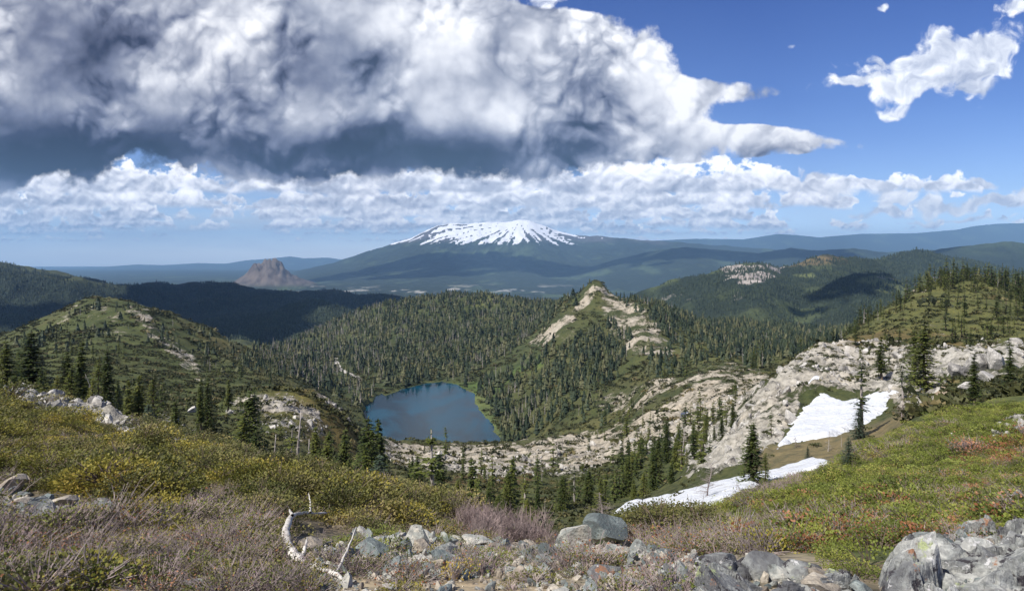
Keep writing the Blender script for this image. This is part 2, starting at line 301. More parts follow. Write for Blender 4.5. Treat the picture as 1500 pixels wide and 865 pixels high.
pk = sorted(PROF); cols = []
for k in pk:
    p = PROF[k]; x = np.log([a for a, b in p]); y = np.array([b for a, b in p], float)
    cols.append(herm(x, y, mono_tan(x, y), LN))
cols = np.array(cols); pxs = np.arange(-350, 1851, 10)
pkx = np.array(pk, float)
PT = np.empty((len(pxs), len(LN)))
for j in range(len(LN)): PT[:, j] = herm(pkx, cols[:, j], mono_tan(pkx, cols[:, j]), pxs.astype(float))
ker = np.exp(-0.5 * (np.arange(-3, 4) / 0.75) ** 2); ker /= ker.sum()      # ease the seams between the profiles
PTp = np.pad(PT, ((3, 3), (0, 0)), 'edge'); PT = sum(ker[i] * PTp[i:i + len(pxs)] for i in range(7))
def near_row(px, Y):
    i = np.clip((px + 350) / 10, 0, len(pxs) - 1.001); j = np.clip((np.log(np.maximum(Y, 3.4)) - LN[0]) / (LN[1] - LN[0]), 0, len(LN) - 1.001)
    i0 = i.astype(int); j0 = j.astype(int); fi = i - i0; fj = j - j0
    return (PT[i0, j0]*(1-fi)+PT[i0+1, j0]*fi)*(1-fj) + (PT[i0, j0+1]*(1-fi)+PT[i0+1, j0+1]*fi)*fj
PLN = ([1000, 1500, 2500, 4000, 6000, 9000, 14000, 25000, 50000, 90000], [-200, -250, -300, -372, -450, -534, -600, -640, -950, -1200])
def plain(Y): return np.interp(np.log(np.maximum(Y, 1)), np.log(PLN[0]), PLN[1])
def ridge(px, Y, pts, Yc, wf, wb, pw=1.25):
    xs, ys = zip(*pts); row = np.interp(px, xs, ys) + 0.3 * np.maximum(xs[0] - px, 0) + 0.3 * np.maximum(px - xs[-1], 0)
    yc = np.interp(px, *zip(*Yc)) if isinstance(Yc, list) else Yc
    d = (Y - yc); s = np.clip(1 - np.abs(d) / np.where(d < 0, wf, wb), 0, 1) ** pw
    b = plain(Y); z = (HY - row) / FX * yc
    return b + np.maximum(z - b, 0) * s
LAKE_Z = -150.0
lake_px = [(531,604),(536,594),(545,586),(551,579),(560,576),(566,580),(574,577),(588,570),(604,566),(626,561),(648,559),(664,562),(682,570),(694,577),(696,590),(702,602),(714,613),(724,627),(733,645),(735,664),(700,676),(640,678),(585,668),(550,645),(534,622)]
def at_z(px, py, z):
    Y = -z * FX / (py - HY); return ((px - CX) / FX * Y, Y)
lake = [at_z(a, b, LAKE_Z) for a, b in lake_px]
TARN_Z = -55.6; tarn = [at_z(a, b, TARN_Z) for a, b in [(997,604),(1004,602),(1013,604),(1020,606),(1018,612),(1008,615),(998,613)]]
POND_Z = -98.5; pond = [at_z(a, b, POND_Z) for a, b in [(1042,513.5),(1050,512.5),(1060,513),(1064,514.5),(1058,517.5),(1047,518)]]
SHASTA = [(330,440),(380,412),(430,398),(460,391),(490,384),(520,374),(560,361),(600,349),(625,337),(642,330),(660,327),(680,327),(700,325),(722,325),(742,324),(760,322),(775,322),(790,328),(805,333),(830,341),(850,345),(880,345),(910,349),(960,352),(1000,355),(1050,359),(1120,364),(1180,369),(1260,376),(1350,390),(1450,410)]
BUTTE = [(330,425),(342,414),(356,406),(366,397),(374,390),(383,389),(388,385),(397,386),(403,384),(412,390),(420,398),(431,405),(448,411),(470,417),(500,425)]
NR, NC = 1500, 1040
lg = np.linspace(math.log(1.2), math.log(52000), NR); Yr = np.exp(lg) - 4 * np.exp(-(lg - lg[0]) * 1.2)
aa = np.linspace(-1.16, 1.16, NC)
Yg = np.repeat(Yr[:, None], NC, 1); Xg = aa[None, :] * (Yg + 5.0)
def build_heights():
    X, Y = Xg, Yg
    Ye = np.maximum(Y, 3.4); px = CX + FX * X / Ye; px = np.where(Y < 3.4, CX + FX * X / 3.4 , px)
    row = near_row(px, Ye)
    z = (HY - row) / FX * Ye
    z = np.where(Y < 3.4, z + (3.4 - Y) * 0.02, z)
    z = np.where(Y > 2400, plain(Y) - 30, z)
    # far land
    wx = fbm(X, Y, 2600, 3, 11) * 300
    far = plain(Y) + np.where(Y > 1300, fbm(X, Y, 900, 4, 5) * 22, 0)
    A = ridge(px + wx * FX / Ye * .25, Y, [(-400,360),(-100,374),(0,383),(40,390),(75,396),(110,404),(140,410),(165,418),(200,419),(240,416),(290,412),(330,417),(375,421),(420,424),(470,430),(560,431),(610,440),(700,470)], 4500, 2100, 1600, 1.15)
    A2 = ridge(px, Y, [(-400,385),(0,400),(60,402),(110,408),(150,417),(250,430),(330,440),(420,460)], 3600, 900, 900, 1.2)
    B = ridge(px, Y, [(200,520),(240,494),(300,470),(350,461),(400,456),(440,452),(480,452),(515,459),(560,475),(620,500)], 2600, 800, 800, 1.1)
    B2 = ridge(px, Y, [(-400,440),(-100,455),(0,462),(60,466),(120,480),(200,505)], 2000, 600, 600, 1.1)
    C = ridge(px + wx * FX / Ye * .35, Y, [(840,470),(900,450),(950,427),(985,413),(1015,402),(1040,396),(1062,388),(1090,383),(1112,386),(1135,391),(1160,388),(1180,378),(1205,374),(1240,377),(1290,380),(1320,371),(1342,364),(1358,365),(1385,373),(1420,382),(1470,391),(1530,400),(1700,410)],
              [(840, 2700), (1100, 2900), (1200, 3500), (1350, 3900), (1700, 4200)], 1900, 1300, 1.1)
    C2 = ridge(px, Y, [(1080,500),(1130,452),(1190,432),(1230,412),(1260,404),(1290,402),(1318,412),(1345,428),(1380,446),(1440,470)], 2300, 800, 420, 1.1)
    C3 = ridge(px, Y, [(1200,470),(1250,440),(1300,425),(1360,415),(1430,408),(1500,404),(1700,405)], 3000, 500, 600, 1.1)
    C4 = ridge(px, Y, [(930,480),(990,448),(1040,425),(1075,410),(1100,405),(1130,412),(1160,424),(1200,445)], 2450, 800, 400, 1.1)
    Dd = ridge(px, Y, [(1280,392),(1340,372),(1380,364),(1420,359),(1460,355),(1482,352),(1500,356),(1560,352),(1700,345)], 7500, 2500, 1800, 1.2)
    D2 = ridge(px, Y, [(900,380),(960,366),(1000,361),(1060,365),(1110,370),(1160,362),(1190,366),(1250,363),(1300,369),(1350,364),(1450,372),(1600,370)], 13500, 3500, 2500, 1.2)
    E = ridge(px, Y, [(800,390),(900,360),(960,352),(1020,349),(1090,350),(1140,342),(1170,344),(1200,347),(1260,342),(1340,341),(1400,336),(1430,330),(1460,327),(1500,326),(1700,322)], 32000, 9000, 6000, 1.3)
    F = ridge(px, Y, [(-400,394),(0,395),(60,391),(110,394),(160,390),(200,387),(240,388),(290,385),(330,386),(360,381),(400,378),(424,375),(445,378),(480,377),(530,384),(600,392)], 40000, 9000, 6000, 1.3)
    F2 = ridge(px, Y, [(60,410),(140,404),(200,400),(260,402),(300,396),(340,398),(400,394),(460,398)], 26000, 4000, 4000, 1.2)
    for r_, am in ((A, 45), (A2, 25), (B, 22), (B2, 15), (C, 60), (C2, 28), (C3, 25), (C4, 35), (Dd, 60), (D2, 60), (E, 120), (F, 120), (F2, 60)):
        far = np.maximum(far, r_)
    # spurs and gullies on the middle mountains: ridged noise where the land stands above the plain
    hgt_over = np.clip((far - plain(Y)) / 250, 0, 1)
    rn = 1 - 2 * np.abs(fbm(X + wx, Y * 0.8, 620, 4, 31, .5)); crest_keep = hgt_over * (1 - hgt_over) * 4
    far = far + np.where((Y > 1300) & (Y < 9500), (rn - 0.55) * 60 * np.clip(crest_keep, 0, 1), 0) + np.where(Y > 1300, fbm(X, Y, 210, 4, 41) * 9 * hgt_over, 0)
    # volcano
    th = np.arctan2(X - 200, 19500 - Y); rr = np.hypot(X - 200, 19500 - Y)
    xs, ys = zip(*SHASTA); row = np.interp(px, xs, ys); b = plain(Y); zt = (HY - row) / FX * 19500
    s = np.clip(1 - np.abs(Y - 19500) / np.where(Y < 19500, 9500, 6000), 0, 1)
    prof = 0.30 * s + 0.70 * s ** 2.6
    sh = b + np.maximum(zt - b, 0) * prof
    gul = 1 - 2 * np.abs(fbm(th * 3200, rr * 0.32, 520, 4, 51, .55))
    hh = np.clip((sh - b) / 1600, 0, 1)
    sh = sh + gul * 210 * hh * np.clip((19300 - Y) / 3500, 0.05, 1) * np.clip(rr / 2500, .3, 1) + fbm(X, Y, 500, 4, 61) * 40 * hh
    far = np.maximum(far, sh)
    xs, ys = zip(*BUTTE); row = np.interp(px, xs, ys); zt = (HY - row) / FX * 11000
    s = np.clip(1 - np.abs(Y - 11000) / 900, 0, 1) ** .9
    bt = b + np.maximum(zt - b, 0) * s; hb = np.clip((bt - b) / 350, 0, 1)
    thb = np.arctan2(X + 4000, 11000 - Y); bt = bt + (1 - 2 * np.abs(fbm(thb * 500, np.hypot(X + 4000, 11000 - Y) * .3, 130, 5, 71, .6))) * 85 * hb
    far = np.maximum(far, bt)
    z = np.where(Y > 1250, np.maximum(z, far), z)
    # small relief of the near land, each octave only where the mesh can carry it
    lam = 0.35; k = 0
    zn = np.zeros_like(z)
    while lam < 400:
        w = sst(0.005, 0.012, lam / Ye) * (1 - sst(0.05, 0.12, lam / Ye))
        m = w > 0
        if m.any():
            n_ = np.zeros_like(z); n_[m] = pnoise(X[m] / lam + 5.1 * k, Y[m] / lam * 1.0 - 3.7 * k, 90 + k)
            zn += n_ * w * lam * 0.085
        lam *= 1.9; k += 1
    z -= 0.24 * sst(4.3, 8, Ye) * sst(70, 40, Ye)
    z += zn * np.where(Y < 2600, np.clip(Ye / 6, .35, 1), 0.6)
    return px, z
PXg, Zg = build_heights()
# granite is knobbly: blocks and ledges on the pale slopes
PYg = HY - FX * Zg / np.maximum(Yg, 3.4)
def pmask(poly, Y0, Y1, soft=6, nz=10, sc=None):
    """soft-edged mask of a patch of ground, its rim broken by noise"""
    y0 = int(np.searchsorted(Yr, Y0)); y1 = int(np.searchsorted(Yr, Y1))
    m = np.zeros_like(Zg); sl_ = slice(y0, y1)
    A, B = PXg[sl_], PYg[sl_]; X, Y = Xg[sl_], Yg[sl_]
    s = np.sqrt(Y0 * Y1) * 0.05 if sc is None else sc
    d = sdpoly(A, B, poly) + fbm(X, Y, s, 4, 23, .6) * nz
    m[sl_] = sst(soft, -soft, d); return m
rockm = np.zeros_like(Zg)
ROCKS = [  # polygon of the photo's slope, distances, strength
 ([(1000,700),(1010,650),(1060,600),(1120,560),(1165,520),(1200,500),(1240,492),(1300,490),(1345,505),(1400,510),(1440,498),(1500,500),(1510,540),(1440,560),(1385,548),(1380,600),(1320,600),(1290,580),(1220,575),(1180,590),(1140,650),(1100,670),(1050,700)], 50, 200, .95),
 ([(1120,540),(1180,520),(1230,512),(1290,500),(1340,520),(1330,560),(1240,570),(1180,565)], 70, 200, .6),
 ([(540,640),(600,648),(700,652),(780,645),(830,636),(880,630),(960,600),(1020,560),(1090,545),(1130,550),(1100,590),(1010,640),(960,665),(900,670),(850,700),(700,700),(600,690),(560,680)], 110, 440, .98),
 ([(520,625),(470,585),(440,562),(455,560),(500,590),(540,615),(560,640),(540,650)], 180, 420, 1.0),
 ([(850,600),(900,570),(1000,550),(1060,530),(1120,535),(1080,560),(1000,580),(920,610)], 300, 700, .75),
 ([(820,470),(850,440),(868,418),(885,424),(870,445),(845,465),(820,490),(790,510),(768,500),(790,485)], 600, 1100, .9),
 ([(868,418),(915,432),(960,460),(990,520),(960,540),(900,500),(880,450)], 600, 1100, .8),
 ([(800,495),(830,470),(850,490),(830,515),(810,520)], 600, 1100, .5),
 ([(180,440),(215,455),(240,490),(280,520),(310,560),(290,560),(250,520),(215,490),(190,460)], 300, 800, .8),
 ([(60,470),(120,440),(160,438),(190,470),(180,520),(150,500),(110,480)], 300, 800, .55),
 ([(700,460),(800,455),(800,475),(760,480)], 800, 1450, .3),
 ([(0,560),(40,565),(120,590),(200,600),(290,650),(250,650),(200,640),(150,620),(60,600),(0,590)], 14, 60, .95),
 ([(240,600),(300,640),(330,650),(300,680),(200,650)], 30, 180, .75),
 ([(330,580),(420,572),(470,600),(480,640),(440,650),(380,640),(330,620)], 100, 300, .7),
 ([(1050,388),(1120,384),(1150,390),(1140,405),(1100,415),(1060,412)], 2000, 3300, .68),
 ([(975,425),(1010,425),(1020,440),(960,445)], 1800, 3000, .42), ([(1050,430),(1090,420),(1100,430),(1060,455)], 1800, 2900, .42),
 ([(1340,410),(1370,412),(1345,430),(1310,440),(1230,470),(1190,480),(1230,455),(1300,428)], 250, 1150, .75),
 ([(1380,440),(1360,480),(1380,500),(1420,480),(1400,455)], 200, 420, .3),
 ([(1400,470),(1355,472),(1340,480),(1380,490)], 200, 420, .5),
 ([(1440,630),(1510,600),(1510,640),(1450,660),(1400,645)], 13, 26, .9)]
for poly, y0, y1, w in ROCKS:
    rockm = np.maximum(rockm, pmask(poly, y0, y1) * w)
i0, i1 = int(np.searchsorted(Yr, 25)), int(np.searchsorted(Yr, 1200))
sl_ = slice(i0, i1)
# ledges: worley-like blocks from ridged noise
X_, Y_ = Xg[sl_], Yg[sl_]
lam = np.clip(Y_ * 0.022, 1.0, 9)
def blocks(X_, Y_, s, seed): return np.abs(fbm(X_, Y_, s, 3, seed, .55))
bl = blocks(X_, Y_, 2.6, 81) * sst(260, 90, Y_) * 1.5 + blocks(X_, Y_, 11, 82) * 2.2 * sst(45, 110, Y_) + blocks(X_, Y_, 36, 83) * 4.5 * sst(200, 500, Y_)
Zg[sl_] += (bl - 0.6) * np.clip(rockm[sl_], 0, 1) * 0.8
# lake basin and the two small ponds
def basin(poly, zw, ring, y0, y1, deep):
    a, b = int(np.searchsorted(Yr, y0)), int(np.searchsorted(Yr, y1)); s_ = slice(a, b)
    sd_ = sdpoly(Xg[s_], Yg[s_], poly) + fbm(Xg[s_], Yg[s_], ring * .4, 3, 15) * ring * 0.05
    z = Zg[s_]
    z_out = np.maximum(z, zw + 0.15 + np.minimum(np.clip(sd_, 0, None) * 0.06, 6))
    t = sst(0, ring, sd_); z_out = z * t + (zw + 0.2 + sd_ * 0.03) * (1 - t) if ring < 30 else z_out
    Zg[s_] = np.where(sd_ < 0, np.minimum(zw - 0.3 + sd_ * deep, zw - .2), z_out)
basin(lake, LAKE_Z, 60, 380, 900, .2)
basin(tarn, TARN_Z, 9, 200, 270, .1)
basin(pond, POND_Z, 16, 600, 760, .1)
PYg = HY - FX * Zg / np.maximum(Yg, 3.4)
PXg = CX + FX * Xg / np.maximum(Yg, 3.4)
def hgt(x, y):
    """height of the ground mesh at a place"""
    x = np.asarray(x, float); y = np.asarray(y, float)
    j = np.clip(np.interp(y, Yr, np.arange(NR)), 0, NR - 1.001); i = np.clip((x / (y + 5.0) + 1.16) / 2.32 * (NC - 1), 0, NC - 1.001)
    j0 = j.astype(int); i0 = i.astype(int); fj = j - j0; fi = i - i0
    return (Zg[j0, i0]*(1-fi)+Zg[j0, i0+1]*fi)*(1-fj) + (Zg[j0+1, i0]*(1-fi)+Zg[j0+1, i0+1]*fi)*fj
HMIN = np.minimum.accumulate(np.where(Yg > 3.0, PYg, 1e9), axis=0)    # highest horizon met so far, by bearing (approximate)
def visible_rows(x, y, z):
    """by how many rows of the frame the point stands above (+) or below (-) the land in front of it"""
    t = np.linspace(0.04, 0.985, 60); best = np.full(np.shape(x), 1e9)
    lo = np.log(3.6); ly = np.log(np.maximum(y, 3.7))
    for k in t:
        yy = np.exp(lo + (ly - lo) * k); xx = x / y * yy
        best = np.minimum(best, HY - FX * hgt(xx, yy) / yy)
    return best - (HY - FX * z / y)
def ground_at(px, py, y0=3.4, y1=70000):
    """first place where the sight line of a row and column meets the ground beyond y0"""
    ys = np.exp(np.linspace(math.log(y0), math.log(y1), 1600)); xs = (px - CX) / FX * ys
    rows = HY - FX * hgt(xs, ys) / ys
    k = np.nonzero(rows <= py)[0]
    k = k[0] if len(k) else int(np.argmin(rows))
    return Vector((xs[k], ys[k], float(hgt(xs[k], ys[k]))))
# ---------------------------------------------------------------- colours of the land (what grows or lies there), per vertex
def C3v(*c): return np.array(c, float)
tint = np.zeros(Zg.shape + (3,)); tint[:] = C3v(.072, .080, .034)
def paint(m, c):
    tint[:] = tint * (1 - m[..., None]) + C3v(*c) * m[..., None]
n1 = fbm(Xg, Yg, 60, 4, 201); n2_ = fbm(Xg, Yg, 14, 3, 202); n3_ = fbm(Xg, Yg, 400, 4, 203)
paint(sst(.0, .5, n1) * .5, (.115, .105, .05)); paint(sst(.1, .6, n2_) * .5, (.055, .07, .028))
# near litter and soil under the brush
paint(sst(32, 16, Yg), (.17, .135, .10))
paint(sst(.1, .5, fbm(Xg, Yg, 2.0, 3, 204)) * sst(30, 14, Yg) * .7, (.30, .24, .18))
paint(pmask([(440,790),(560,785),(700,790),(830,805),(960,780),(1150,790),(1250,800),(1250,900),(300,900),(380,830)], 2, 9, 6, 10), (.34, .27, .20))
# green and rust heath on the right, meadow slopes
paint(pmask([(930,770),(1100,735),(1200,690),(1300,645),(1400,600),(1520,560),(1860,500),(1860,800),(1300,830),(1100,800)], 3.5, 40, 6, 10), (.11, .12, .045))
paint(pmask([(1180,510),(1260,485),(1330,430),(1400,405),(1860,390),(1860,520),(1400,520),(1340,500),(1260,500)], 120, 520, 5, 8) * .75, (.125, .125, .045))
paint(pmask([(1210,500),(1300,480),(1400,495),(1420,510),(1300,500),(1240,515)], 120, 330, 5, 8) * .7, (.17, .115, .055))
paint(pmask([(1080,660),(1200,640),(1300,610),(1380,590),(1400,620),(1280,650),(1180,690),(1100,690)], 40, 110, 5, 8) * .6, (.19, .15, .10))
paint(pmask([(380,575),(445,562),(500,590),(530,625),(520,680),(440,650),(400,620),(360,600)], 120, 280, 6, 14) * .6, (.16, .11, .04))
paint(pmask([(300,600),(380,575),(430,570),(480,600),(440,640),(340,640)], 80, 280, 6, 14) * .5, (.12, .13, .045))
paint(pmask([(560,690),(800,700),(760,740),(600,740)], 80, 200, 6, 14) * .6, (.10, .11, .045))
paint(pmask([(640,660),(700,662),(720,690),(650,695)], 120, 320, 6, 14) * .6, (.06, .075, .03))
paint(pmask([(640,695),(700,690),(790,690),(760,715),(680,712)], 90, 300, 6, 14) * .6, (.14, .075, .045))
# lake shore meadow
paint(pmask([(640,556),(690,562),(730,545),(790,520),(800,530),(740,560),(720,590),(722,630),(705,610),(690,575)], 480, 900, 5, 8), (.085, .125, .04))
paint(pmask([(690,575),(720,580),(725,610),(735,640),(715,625),(700,600)], 480, 900, 3, 3), (.11, .135, .055))
# left hill: brush, browner to the right
paint(pmask([(20,500),(150,437),(230,450),(340,500),(420,530),(460,560),(300,600),(100,600),(20,560)], 130, 1000, 8, 10) * .6, (.075, .088, .034))
paint(pmask([(240,455),(330,500),(420,520),(500,560),(400,560),(330,520)], 300, 1000, 8, 10) * .8, (.105, .092, .042))
# forest floors
paint(pmask([(380,500),(500,460),(600,430),(700,420),(830,430),(800,520),(720,560),(640,560),(560,580),(520,590),(470,570),(390,560)], 480, 2300, 8, 8) * .8, (.055, .068, .032))
paint(pmask([(860,425),(900,425),(940,425),(900,450),(865,440)], 600, 1700, 5, 5) * .4, (.14, .13, .05))
paint(pmask([(690,430),(740,425),(750,445),(690,450)], 900, 2300, 6, 8), (.115, .125, .05))
paint(pmask([(950,465),(1000,460),(1050,500),(1100,520),(1060,540),(980,520)], 500, 1100, 6, 8) * .7, (.115, .12, .045))
# middle mountains
far_m = sst(1500, 2000, Yg); paint(far_m, (.024, .034, .023))
paint(far_m * sst(.05, .45, fbm(Xg, Yg, 330, 5, 210)) * sst(5200, 3800, Yg) * (PXg > 900) * .75, (.085, .105, .045))
paint(pmask([(1150,390),(1190,376),(1240,374),(1260,382),(1200,388)], 2600, 4600, 4, 6) * .8, (.17, .125, .065))
paint(pmask([(1255,412),(1290,403),(1320,412),(1345,430),(1320,432),(1280,424)], 1800, 3000, 3, 4), (.135, .15, .06))
paint(pmask([(1160,402),(1190,400),(1195,406),(1165,408)], 2000, 4500, 2, 2), (.13, .15, .06))
bare = np.maximum.reduce([pmask(p, 1800, 6000, 1.5, 2) for p in ([(1278,402),(1290,402),(1312,408),(1308,411),(1285,408)], [(1358,406),(1372,404),(1388,411),(1384,416),(1366,413)], [(1405,395),(1412,394),(1430,402),(1424,404)])])
rockm = np.maximum(rockm, bare * .55)
paint(pmask([(-50,380),(60,385),(130,402),(170,420),(100,412),(0,396)], 2500, 6000, 3, 4) * .55, (.09, .10, .045))
# valley plain with meadows and a town, butte, volcano
pl = sst(6500, 8000, Yg)
paint(pl * sst(.12, .5, fbm(Xg, Yg * 0.6, 1000, 7, 220, .65)) * .7, (.075, .105, .055))
town = pl * sst(11500, 10000, Yg) * sst(.28, .42, fbm(Xg, Yg * .5, 520, 4, 230, .7)) * sst(300, 360, PXg) * sst(900, 780, PXg)
hb_m = sst(9900, 10100, Yg) * sst(12100, 11900, Yg) * sst(330, 345, PXg) * sst(470, 452, PXg)
over = Zg - plain(Yg)
hb_m = hb_m * sst(40, 90, over)
paint(hb_m, (.14, .115, .10)); paint(hb_m * sst(.0, .3, fbm(Xg, Yg, 160, 4, 232, .6)) * .8, (.07, .055, .05)); paint(hb_m * sst(120, 40, over) * .6, (.05, .06, .045))
town = town * (1 - hb_m)
paint(town * .75, (.42, .40, .36))
vol = sst(11000, 13000, Yg) * sst(23000, 22000, Yg) * (1 - sst(1290, 1420, PXg))
above = Zg
paint(vol * sst(250, 520, above + fbm(Xg, Yg, 1200, 4, 240) * 160), (.10, .095, .10))
paint(vol * sst(-600, -200, above) * sst(420, 150, above) * sst(.1, .5, fbm(Xg, Yg * .5, 1500, 6, 241, .6)) * .6, (.05, .072, .045))
thv = np.arctan2(Xg - 200, 19500 - Yg)
sn = fbm(thv * 3600, np.hypot(Xg - 200, 19500 - Yg) * .09, 300, 5, 242, .6)
snowm = vol * sst(-.12, .22, (above - 400) / 560 + sn * 1.5 + fbm(thv * 9000, np.hypot(Xg - 200, 19500 - Yg) * .16, 260, 4, 243, .6) * .6 - sst(60, -40, PXg - 650) * .25 - sst(820, 880, PXg) * 1.2) * sst(150, 330, above)
rockm = np.clip(rockm, 0, 1)
# ---------------------------------------------------------------- materials
def new_mat(name, rough=0.9):
    m = bpy.data.materials.new(name); m.use_nodes = True; t = m.node_tree; t.nodes.clear()
    gg = G(t); b = gg.n('ShaderNodeBsdfPrincipled'); o = gg.n('ShaderNodeOutputMaterial'); t.links.new(b.outputs[0], o.inputs[0])
    b.inputs['Roughness'].default_value = rough; b.inputs['Specular IOR Level'].default_value = 0.15
    return m, gg, b
def bump(gg, b, h, dist, strength=1.0):
    n = gg.n('ShaderNodeBump'); n.inputs['Strength'].default_value = strength; gg.put(n.inputs['Distance'], dist); gg.put(n.inputs['Height'], h)
    gg.nt.links.new(n.outputs[0], b.inputs['Normal'])
def pos(gg):
    n = gg.n('ShaderNodeNewGeometry'); return X(gg, n.outputs['Position'])
def obj_co(gg): return X(gg, gg.n('ShaderNodeTexCoord').outputs['Object'])
def ground_material():
    m, gg, b = new_mat('land', 0.95)
    p = pos(gg); tt = gg.attr('tint'); rk = gg.attr('rock', True)
    f1 = gg.noise(p, 0.045, 9, 0.68); f2 = gg.noise(p, 0.9, 5, 0.65)
    sel = gg.sm(0.44, 0.56, rk * 0.50 + 0.115 + (f1 - 0.5) * 1.35 + (f2 - 0.5) * 0.5)
    veg = gg.mix(1.0, tt, gg.ramp(f1 * 0.5 + f2 * 0.5, [(0.34, (.30, .36, .36)), (0.46, (.75, .8, .75)), (0.56, (1.15, 1.1, .95)), (0.7, (1.7, 1.5, 1.3))]), 'MULTIPLY')
    r1 = gg.noise(gg.vm('MULTIPLY', p, (1.0, 1.0, 2.2)), 0.35, 8, 0.75)
    rock = gg.ramp(r1, [(0.28, (.13, .125, .115)), (0.42, (.27, .255, .22)), (0.52, (.42, .395, .34)), (0.68, (.58, .55, .49))])
    py_ = gg.sep(p)[1]; warm = gg.mix(gg.sm(0.45, 0.65, gg.noise(p, 0.03, 3)) * .5 + gg.sm(120, 220, py_) * .8, (1, 1, 1), (.94, .87, .78))
    rock = gg.mix(1.0, rock, warm, 'MULTIPLY')
    c = gg.mix(sel, veg, rock); gg.put(b.inputs['Base Color'], c)
    bump(gg, b, f2 * 0.6 + r1 * sel, 0.6, 0.9)
    return m
def far_material():
    m, gg, b = new_mat('far land', 0.95)
    p = pos(gg); tt = gg.attr('tint'); rk = gg.attr('rock', True); sn_ = gg.attr('snow', True)
    f1 = gg.noise(p, 0.006, 9, 0.7); f2 = gg.noise(p, 0.05, 4, 0.65)
    veg = gg.mix(1.0, tt, gg.ramp(f1 * .6 + f2 * .4, [(0.3, (.55, .6, .6)), (0.5, (1, 1, 1)), (0.7, (1.5, 1.45, 1.25))]), 'MULTIPLY')
    sel = gg.sm(0.42, 0.58, rk + (f1 - 0.5) * 1.0)
    rock = gg.ramp(f2, [(0.3, (.17, .145, .13)), (0.5, (.34, .30, .27)), (0.7, (.48, .44, .40))])
    c = gg.mix(sel, veg, rock)
    ssel = gg.sm(0.38, 0.62, sn_ + (gg.noise(gg.vm('MULTIPLY', p, (1, 1, .35)), 0.006, 8, 0.75) - 0.5) * 1.2)
    c = gg.mix(ssel, c, (.78, .80, .84)); gg.put(b.inputs['Base Color'], c)
    bump(gg, b, f2 + f1 * 2.0, 14.0, 0.8)
    return m
M_near, M_far = ground_material(), far_material()
# ---------------------------------------------------------------- the land as sheets sharing their borders
def link(o): scene.collection.objects.link(o); return o
def grid_sheet(name, mask, mat, feats=True):
    """mesh of the grid cells where mask is true"""
    idx = np.nonzero(mask.ravel())[0]
    if len(idx) == 0: return None
    r_, c_ = idx // (NC - 1), idx % (NC - 1)
    q = np.stack([r_ * NC + c_, r_ * NC + c_ + 1, (r_ + 1) * NC + c_ + 1, (r_ + 1) * NC + c_], 1)
    used, inv = np.unique(q, return_inverse=True); q = inv.reshape(q.shape)
    co = np.stack([Xg.ravel()[used], Yg.ravel()[used], Zg.ravel()[used]], 1).astype(np.float32)
    me = bpy.data.meshes.new(name); me.vertices.add(len(co)); me.vertices.foreach_set('co', co.ravel())
    me.loops.add(q.size); me.loops.foreach_set('vertex_index', q.astype(np.int32).ravel())
    me.polygons.add(len(q)); me.polygons.foreach_set('loop_start', np.arange(0, q.size, 4, dtype=np.int32)); me.polygons.foreach_set('use_smooth', np.ones(len(q), bool))
    me.update(calc_edges=True)
    a = me.color_attributes.new('tint', 'FLOAT_COLOR', 'POINT'); cc = np.ones((len(used), 4), np.float32); cc[:, :3] = tint.reshape(-1, 3)[used]; a.data.foreach_set('color', cc.ravel())
    for nm, arr in (('rock', rockm), ('snow', snowm)):
        a = me.attributes.new(nm, 'FLOAT', 'POINT'); a.data.foreach_set('value', arr.ravel()[used].astype(np.float32))
    me.materials.append(mat)
    o = link(bpy.data.objects.new(name, me)); o['kind'] = 'structure'; return o
Yc_ = Yg[:-1, :-1]; Pc = PXg[:-1, :-1]; taken = np.zeros(Yc_.shape, bool)
def sheet(name, cond, mat):
    global taken
    m = cond & ~taken; taken |= m; return grid_sheet(name, m, mat)
sheet('ground', Yc_ < 34, M_near)
sheet('hillside', (Yc_ < 140) & (Pc < 1000), M_near)
sheet('hillside', (Yc_ < 200) & (Pc >= 1000), M_near)
sheet('hill', (Yc_ < 280) & (Pc > 300) & (Pc < 530), M_near)
sheet('hill', (Yc_ < 1250) & (Pc <= 370), M_near)
sheet('hill', (Yc_ < 1250) & (Pc >= 1215), M_near)
sheet('granite_shelf', (Yc_ < 420), M_near)
sheet('hill', (Yc_ < 1250) & (Pc > 745) & (Pc < 1030), M_near)
sheet('valley_floor', (Yc_ < 1020), M_near)
sheet('hill', (Yc_ < 2000) & (Pc > 370) & (Pc < 900), M_near)
sheet('valley_floor', (Yc_ < 1700) , M_near)
sheet('hill', (Yc_ < 3400) & (Pc < 700), M_far)
sheet('mountain_ridge', (Yc_ < 6200) & (Pc < 750), M_far)
sheet('mountain_ridge', (Yc_ < 6000) & (Pc >= 700), M_far)
sheet('butte', (Yc_ > 9900) & (Yc_ < 12100) & (Pc > 335) & (Pc < 470) & (hb_m[:-1, :-1] > .05), M_far)
sheet('mountain', (vol[:-1, :-1] > .5) & (Pc > 380) & (Pc < 1250) & (over[:-1, :-1] > 25), M_far)
sheet('mountain_range', (Yc_ > 23000), M_far)
sheet('plain', (Yc_ < 23001) & (Pc < 940), M_far)
sheet('distant_hills', Yc_ > 0, M_far)
